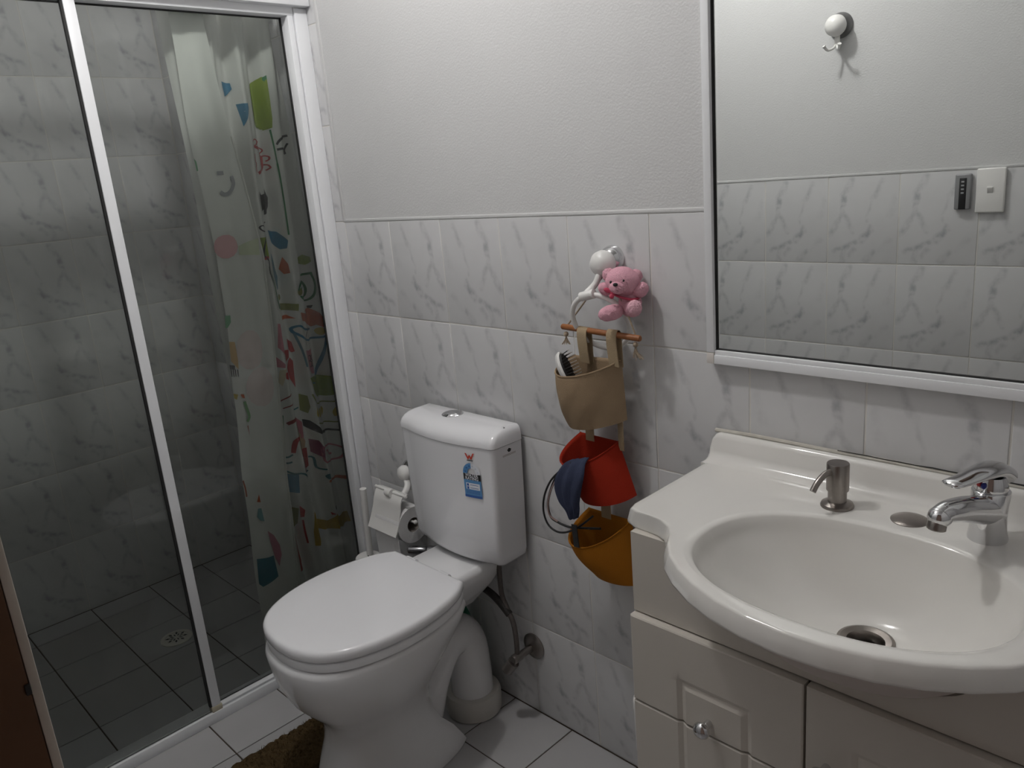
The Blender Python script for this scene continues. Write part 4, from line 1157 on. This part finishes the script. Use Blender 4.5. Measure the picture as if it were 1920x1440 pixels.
# soap pump
SX, SY = 1.400, -.098
so = thing('soap_pump', 'brushed nickel soap pump with bent spout on the vanity deck', 'soap dispenser', (SX, SY, ZD))
part('pump_base', lathe(new_bm(), [(.0240, 0), (.0245, .002), (.0230, .0055), (.0180, .0075), (.0150, .009)], (SX, SY, ZD - .0005), n=36), NICKEL, so)
part('pump_neck', lathe(new_bm(), [(.0138, 0), (.0138, .020)], (SX, SY, ZD + .007), n=32), NICKEL, so)
hd_ = part('pump_head', lathe(new_bm(), [(.0138, 0), (.0162, .001), (.0165, .003), (.0165, .043), (.0156, .0445), (0, .0445)], (SX, SY, ZD + .0255), n=36), NICKEL, so)
part('pump_spout', tube(new_bm(), smooth_path([(SX - .004, SY - .010, ZD + .059), (SX - .009, SY - .024, ZD + .0575), (SX - .014, SY - .038, ZD + .048), (SX - .017, SY - .048, ZD + .036)], 5), .0048, 16), NICKEL, hd_)

# blanking disc over the spare tap hole
bm = lathe(new_bm(), [(.0255, 0), (.0255, .0012), (.022, .0030), (.013, .0042), (0, .0046)], (1.502, -.089, ZD - .0003), n=36)
solo('tap_hole_cover', bm, NICKEL, 'flat brushed metal disc covering the spare tap hole in the deck', 'hole cover')

# white tubs squeezed beside the cabinet
for i, (cx, cy, z0, z1, r) in enumerate(((1.098, -.150, 0, .232, .049), (1.092, -.150, .2325, .358, .052))):
    t_ = thing('white_tub', ['round white plastic tub on the floor beside the vanity, under another', 'round white plastic tub stacked on top of another beside the vanity'][i], 'tub', (cx, cy, z0), 'white tubs beside the vanity')
    h_ = z1 - z0
    part('tub_body', lathe(new_bm(), [(r * .80, 0), (r * .90, .004), (r * .95, .014), (r * .985, h_ - .02)], (cx, cy, z0), n=36), WPLAST, t_)
    part('tub_lid', lathe(new_bm(), [(r * .99, h_ - .0205), (r, h_ - .019), (r, h_ - .003), (r * .97, h_), (r * .3, h_ - .0005)], (cx, cy, z0), n=36), WPLAST, t_)

# ================================================================== TOWEL RING ON ITS SUCTION HOOK
rg_ = thing('towel_ring', 'white plastic towel ring on a chrome suction hook above the hanging pouches', 'towel ring', (.912, 0, 1.17))
part('suction_cup', lathe(new_bm(), [(.027, 0), (.027, .005), (.0255, .012), (.021, .020), (.016, .024)], (.914, -.0003, 1.176), (0, -1, 0)), CHROME, rg_)
part('suction_knob', lathe(new_bm(), [(.015, .018), (.0225, .022), (.0255, .030), (.0245, .041), (.018, .051), (.008, .0555), (0, .056)], (.914, 0, 1.1735), (0, -1, -.06)), WPLAST, rg_)
RC = Vector((.9115, -.046, 1.061)); RH = Vector((.975, .22, 0)).normalized(); RV = Vector((.0, -.33, .944)).normalized(); RR = .0590
rp = [RC + RR * (math.cos(2 * PI * k / 64) * RH + math.sin(2 * PI * k / 64) * RV) for k in range(64)]
part('ring', tube(new_bm(), rp, 0.0052, 14, closed=True), WPLAST, rg_)
fi = math.radians(104)
cp = RC + RR * (math.cos(fi) * RH + math.sin(fi) * RV)
tg = (-math.sin(fi) * RH + math.cos(fi) * RV).normalized()
part('ring_collar', lathe(new_bm(), [(.0068, -.0155), (.0090, -.0145), (.0092, .010), (.0085, .011), (.0085, .0125), (.0094, .0135), (.0090, .0165), (.0068, .0175)], cp - tg * .002, tg * -1, n=24), WPLAST, rg_)
part('hook_arm', tube(new_bm(), smooth_path([(.914, -.034, 1.165), (.913, -.046, 1.150), (.908, -.052, 1.135), tuple(cp + Vector((0, 0, .004)))], 5), .0065, 12), WPLAST, rg_)

# ================================================================== HANGING POUCHES
og = thing('hanging_organiser', 'wall hanging organiser of tan, red and mustard fabric pouches on a wooden rod', 'organiser', (.905, -.04, .505))
WOOD = mat('orange_wood', (.36, .13, .04), .5, bump=.2, bscale=80, var=.35, vscale=40)
TAN = mat('tan_canvas', (.34, .24, .145), .85, bump=.5, bscale=500, var=.14, vscale=30)
CORD = mat('natural_cord', (.42, .33, .24), .9, bump=.6, bscale=600, var=.25, vscale=200)
part('rod', tube(new_bm(), [(.816, -.052, 1.0455), (.818, -.052, 1.0455), (1.006, -.052, 1.0375), (1.008, -.052, 1.0375)], [.0050, .0060, .0060, .0050], 18), WOOD, og)
part('cord', tube(new_bm(), smooth_path([(.826, -.050, 1.046), (.870, -.046, 1.094), (.916, -.040, 1.146), (.930, -.036, 1.150), (.950, -.044, 1.130), (.980, -.052, 1.085), (.997, -.050, 1.040)], 6), .0018, 8), CORD, og)
for tx in (.825, .9965):
    bm = ellipsoid(new_bm(), (tx, -.052, 1.0305 if tx < .9 else 1.0250), .0052, .0052, .0055, seg=10, ring=8)
    for k in range(26):
        a = random.uniform(0, 2 * PI); r = random.uniform(.003, .0115)
        z0 = 1.027 if tx < .9 else 1.022
        L = .018 if tx < .9 else .026
        tube(bm, [(tx, -.052, z0), (tx + .4 * r * math.cos(a), -.052 + .4 * r * math.sin(a), z0 - L * .5), (tx + r * math.cos(a) + (.006 if tx > .9 else 0), -.052 + r * math.sin(a), z0 - L * random.uniform(.8, 1))], .0007, 4)
    part('tassel', bm, CORD, og)
for x0 in (.861, .934):
    path = smooth_path([(0, -.0425, .975), (0, -.0435, 1.02), (0, -.0445, 1.042), (0, -.0520, 1.0500), (0, -.0600, 1.042), (0, -.0605, 1.02), (0, -.0550, .978)], 4)
    rr = [[Vector((x0, p.y, p.z)), Vector((x0 + .0235, p.y, p.z - .001)), Vector((x0 + .0235, p.y + .0016, p.z - .001)), Vector((x0, p.y + .0016, p.z))] for p in path]
    part('strap', loft(new_bm(), rr), mat('tan_webbing', (.42, .32, .20), .85, bump=.5, bscale=500, var=.12), og, sharp=60)

def pouch(name, L0, R0_, F0, L1, R1_, F1, m, label, bulge=.0, wrinkle=.0, n=26, nz=16):
    def ring(t):
        L = Vector(L0).lerp(Vector(L1), t); R = Vector(R0_).lerp(Vector(R1_), t); F = Vector(F0).lerp(Vector(F1), t)
        C = (L + R) / 2; e = (R - L) / 2; f = F - C
        f = f * (1 + bulge * math.sin(PI * t))
        pts = []
        for k in range(n + 1):
            a = PI * k / n
            p = C - e * math.cos(a) + f * (max(0, math.sin(a)) ** .8)
            if wrinkle:
                p += Vector((0, -1, .4)) * wrinkle * math.sin(a * 7 + t * 9) * t * math.sin(a)
            pts.append(p)
        return pts
    bm = new_bm()
    rings = [ring(j / nz) for j in range(nz + 1)]
    vs = [[bm.verts.new(p) for p in r] for r in rings]
    for a, b in zip(vs[:-1], vs[1:]):
        for i in range(n):
            bm.faces.new((a[i], a[i + 1], b[i + 1], b[i]))
        bm.faces.new((a[n], a[0], b[0], b[n]))          # back panel
    bm.faces.new(vs[-1])                                  # bottom
    o = part(name, bm, m, og, label, sharp=70)
    sd = o.modifiers.new('thickness', 'SOLIDIFY'); sd.thickness = .0022; sd.offset = -1
    rim = new_bm()
    tube(rim, ring(0), .0016, 6)
    return o, rim
def do_pouch(nm, *a, **k):
    o, rim = pouch(nm, *a, **k)
    part('rim_seam', rim, a[6], o)
    return o
REDF = mat('red_felt', (.34, .024, .009), .9, bump=.4, bscale=400, var=.12, vscale=40, spec=.2)
MUSF = mat('mustard_felt', (.37, .135, .010), .9, bump=.4, bscale=400, var=.12, vscale=40, spec=.2)
do_pouch('pouch', (.836, -.040, .986), (.953, -.040, .989), (.866, -.116, .962), (.856, -.042, .862), (.960, -.040, .868), (.876, -.098, .850), TAN, 'tan canvas pouch', bulge=.12, wrinkle=.0025)
do_pouch('pouch', (.836, -.038, .820), (.934, -.038, .818), (.857, -.116, .776), (.862, -.036, .706), (.972, -.036, .710), (.896, -.092, .690), REDF, 'red felt pouch', bulge=.05)
do_pouch('pouch', (.846, -.038, .652), (.957, -.038, .652), (.868, -.116, .598), (.872, -.036, .516), (.975, -.036, .512), (.910, -.080, .518), MUSF, 'mustard felt pouch', bulge=.10)
part('link_tab', Bx(.850, .872, -.0405, -.0385, .806, .870, .0004), MATS['tan_webbing'], og)
part('link_tab', Bx(.935, .948, -.0405, -.0385, .800, .872, .0004), MATS['tan_webbing'], og)
part('link_tab', Bx(.880, .905, -.0405, -.0385, .640, .715, .0004), MATS['tan_webbing'], og)

# hairbrush in the tan pouch
S_, U_, N_ = R0.copy(), -R1, -R2
hb = thing('hairbrush', 'white oval hairbrush with black bristles sticking out of the tan pouch', 'hairbrush', (.858, -.094, .90))
B0 = Vector((.856, -.097, .972))
ba = (U_ * .90 - S_ * .40).normalized()
bn = (S_ * .80 + N_ * .48 + U_ * .35); bn = (bn - ba * bn.dot(ba)).normalized()
bb = ba.cross(bn).normalized()
def oval(c, ra, rb, h, n=36):
    return [c + ba * ra * math.cos(2 * PI * k / n) + bb * rb * math.sin(2 * PI * k / n) + bn * h for k in range(n)]
part('brush_head', loft(new_bm(), [oval(B0, .024, .015, -.008), oval(B0, .033, .021, -.004), oval(B0, .036, .0235, .002), oval(B0, .0335, .021, .0055), oval(B0, .031, .019, .0045)]), WPLAST, hb)
part('brush_handle', tube(new_bm(), [B0 - ba * .030, B0 - ba * .06 + Vector((.006, .004, 0)), B0 - ba * .095 + Vector((.016, .012, .004))], [.009, .007, .0075], 14), WPLAST, hb)
part('bristle_pad', loft(new_bm(), [oval(B0, .0312, .0192, .0045), oval(B0, .029, .0175, .008), oval(B0, .02, .012, .0095)]), mat('black_rubber', (.015, .014, .014), .6), hb)
bm = new_bm(); tp = new_bm()
for i in range(-5, 6):
    for j in range(-3, 4):
        a_, b_ = i * .0056, j * .0052 + (.0026 if i % 2 else 0)
        if (a_ / .030) ** 2 + (b_ / .018) ** 2 > 1: continue
        p = B0 + ba * a_ + bb * b_ + bn * .007
        q = p + (bn + ba * a_ * 7 + bb * b_ * 7).normalized() * .0165
        tube(bm, [p, q], [.0008, .0006], 5)
        ellipsoid(tp, q, .0012, .0012, .0012, seg=6, ring=4)
part('bristles', bm, MATS['black_rubber'], hb, kind='stuff')
part('bristle_tips', tp, mat('pale_tip', (.55, .50, .45), .5), hb, kind='stuff')

# navy cloth over the rim of the red pouch
CL = [((.862, -.096, .785), (.900, -.090, .795)), ((.853, -.114, .779), (.906, -.110, .789)), ((.841, -.126, .754), (.911, -.124, .767)), ((.839, -.130, .729), (.905, -.129, .738)), ((.848, -.130, .701), (.897, -.129, .708)), ((.862, -.128, .683), (.894, -.127, .691)), ((.867, -.126, .664), (.889, -.125, .672))]
bm = new_bm()
Ls = smooth_path([a for a, b in CL], 4); Rs = smooth_path([b for a, b in CL], 4)
rr = []
for j, (a, b) in enumerate(zip(Ls, Rs)):
    row = [a.lerp(b, k / 10) + Vector((0, -1, 0)) * (.004 * math.sin(k * 1.5 + j * .12) + .004 * math.sin(PI * k / 10)) for k in range(11)]
    rr.append(row)
loft(bm, rr, False, False, closed=False)
nc = solo('navy_cloth', bm, mat('navy_jersey', (.045, .055, .10), .9, bump=.4, bscale=500, var=.2, vscale=30, spec=.2), 'navy blue fabric strip hanging over the rim of the red pouch', 'cloth', sharp=80)
sd = nc.modifiers.new('thickness', 'SOLIDIFY'); sd.thickness = .0025
# hair hoops
H1 = [(.884, -.106, .786), (.870, -.115, .777), (.839, -.113, .759), (.808, -.112, .729), (.786, -.111, .690), (.778, -.109, .653), (.786, -.107, .624), (.808, -.106, .613), (.833, -.105, .617), (.859, -.103, .631), (.881, -.101, .648), (.908, -.100, .672)]
H2 = [(.868, -.110, .782), (.852, -.115, .768), (.825, -.112, .742), (.803, -.109, .705), (.790, -.106, .671), (.792, -.103, .642), (.810, -.099, .631), (.838, -.096, .627), (.868, -.093, .632), (.917, -.090, .643)]
H3 = [(.862, -.106, .780), (.845, -.118, .758), (.824, -.117, .731), (.807, -.115, .703), (.797, -.113, .675), (.798, -.112, .650), (.812, -.104, .636)]
for pts, r, m, lab, fl in ((H1, .0022, BLACK, 'thin black hair hoop, outer of those tucked in the pouches', 1), (H2, .0026, BLACK, 'thicker black hair hoop nested inside the thin black one', 1),
                           (H3, .0028, mat('dusty_pink', (.34, .24, .22), .5), 'dusty pink hair hoop tucked behind the black hoops', .6)):
    solo('hair_hoop', tube(new_bm(), smooth_path(pts, 6), r, 10, flat=fl), m, lab, 'hair hoop', 'hair hoops in the pouches')
bm = new_bm()
loft(bm, [[Vector((x - .006, -.1185 + d, z)), Vector((x + .006, -.1165 + d, z)), Vector((x + .006, -.1145 + d, z)), Vector((x - .006, -.1165 + d, z))] for x, z, d in ((.868, .648, .002), (.872, .619, .000), (.876, .602, -.003), (.882, .588, .022), (.886, .570, .034))])
solo('black_strap', bm, BLACK, 'flat black band folded over the rim of the mustard pouch', 'band')

# ================================================================== TEDDY BEAR
HB = Vector((.9615, -.038, 1.1385))
be = thing('teddy_bear', 'small pink plush teddy bear with ribbon hanging behind the towel ring', 'teddy bear', (.982, -.055, 1.075))
PINK = mat('pink_plush', (.86, .46, .55), .95, bump=1.0, bscale=700, var=.18, vscale=260, spec=.15)
PINK2 = mat('pink_sole', (.90, .52, .60), .95, bump=1.0, bscale=700, var=.15, vscale=260, spec=.15)
RIB = mat('red_ribbon', (.55, .05, .11), .5, var=.2, vscale=100)
RM = Matrix((S_, U_, N_)).transposed()
def at(a, b, c):
    return HB + S_ * a + U_ * b + N_ * c
def blob(name, a, b, c, ra, rb, rc, m=PINK, parent=None, ang=0, fuzz=.0008):
    rot = RM @ Matrix.Rotation(math.radians(ang), 3, 'Z')
    bm = ellipsoid(new_bm(), at(a, b, c), ra, rb, rc, rot, 28, 20)
    if fuzz:
        for v in bm.verts:
            v.co += Vector((random.uniform(-1, 1), random.uniform(-1, 1), random.uniform(-1, 1))) * fuzz
    return part(name, bm, m, parent or be, sharp=120)
blob('torso', .0157, -.038, -.006, .0215, .027, .020)
hd2 = blob('head', 0, 0, .004, .0325, .0285, .029, ang=-8)
for a, b in ((-.0245, .0135), (.0250, .0115)):
    e_ = blob('ear', a, b, .000, .0128, .0128, .0075, parent=hd2)
    blob('inner_ear', a, b - .001, .0055, .0085, .0085, .0035, PINK2, hd2)
blob('muzzle', -.0120, -.0135, .024, .0155, .0120, .0120, parent=hd2)
blob('nose', -.0172, -.0092, .0345, .0046, .0036, .0036, BLACK, hd2, fuzz=0)
blob('eye', -.0020, -.0015, .0305, .0030, .0032, .0030, BLACK, hd2, fuzz=0)
blob('eye', -.0235, -.0030, .0215, .0028, .0030, .0030, BLACK, hd2, fuzz=0)
part('mouth', tube(new_bm(), [at(-.0165, -.0125, .0355), at(-.0155, -.0185, .0345), at(-.0115, -.0210, .0335)], .0006, 6), mat('brown_thread', (.16, .05, .05), .8), hd2)
blob('arm', .0324, -.0157, .008, .0165, .0140, .0150, ang=35)
blob('arm', -.0300, -.0120, -.004, .0150, .0120, .0120, ang=-20)
l1 = blob('leg', -.0210, -.0575, .002, .0245, .0150, .0155, ang=15)
l2 = blob('leg', .0185, -.0500, .012, .0160, .0165, .0220)
blob('foot_pad', .0192, -.0505, .0280, .0135, .0140, .0075, PINK2, l2)
ring_pts = [at(.006 + .0235 * math.cos(2 * PI * k / 30), -.0235 + .010 * math.sin(2 * PI * k / 30) - .004 * math.cos(2 * PI * k / 30), .021 * math.sin(2 * PI * k / 30) * -1 + .0) for k in range(30)]
rb_ = part('ribbon', tube(new_bm(), ring_pts, .0038, 10, closed=True, flat=.6), RIB, be)
for a, b, ra, ang in ((-.0190, -.0215, .0072, 30), (-.0300, -.0185, .0080, -25), (-.0225, -.0290, .0050, 80)):
    blob('bow_loop', a, b, .024, ra, .0045, .0030, RIB, rb_, ang, fuzz=0)
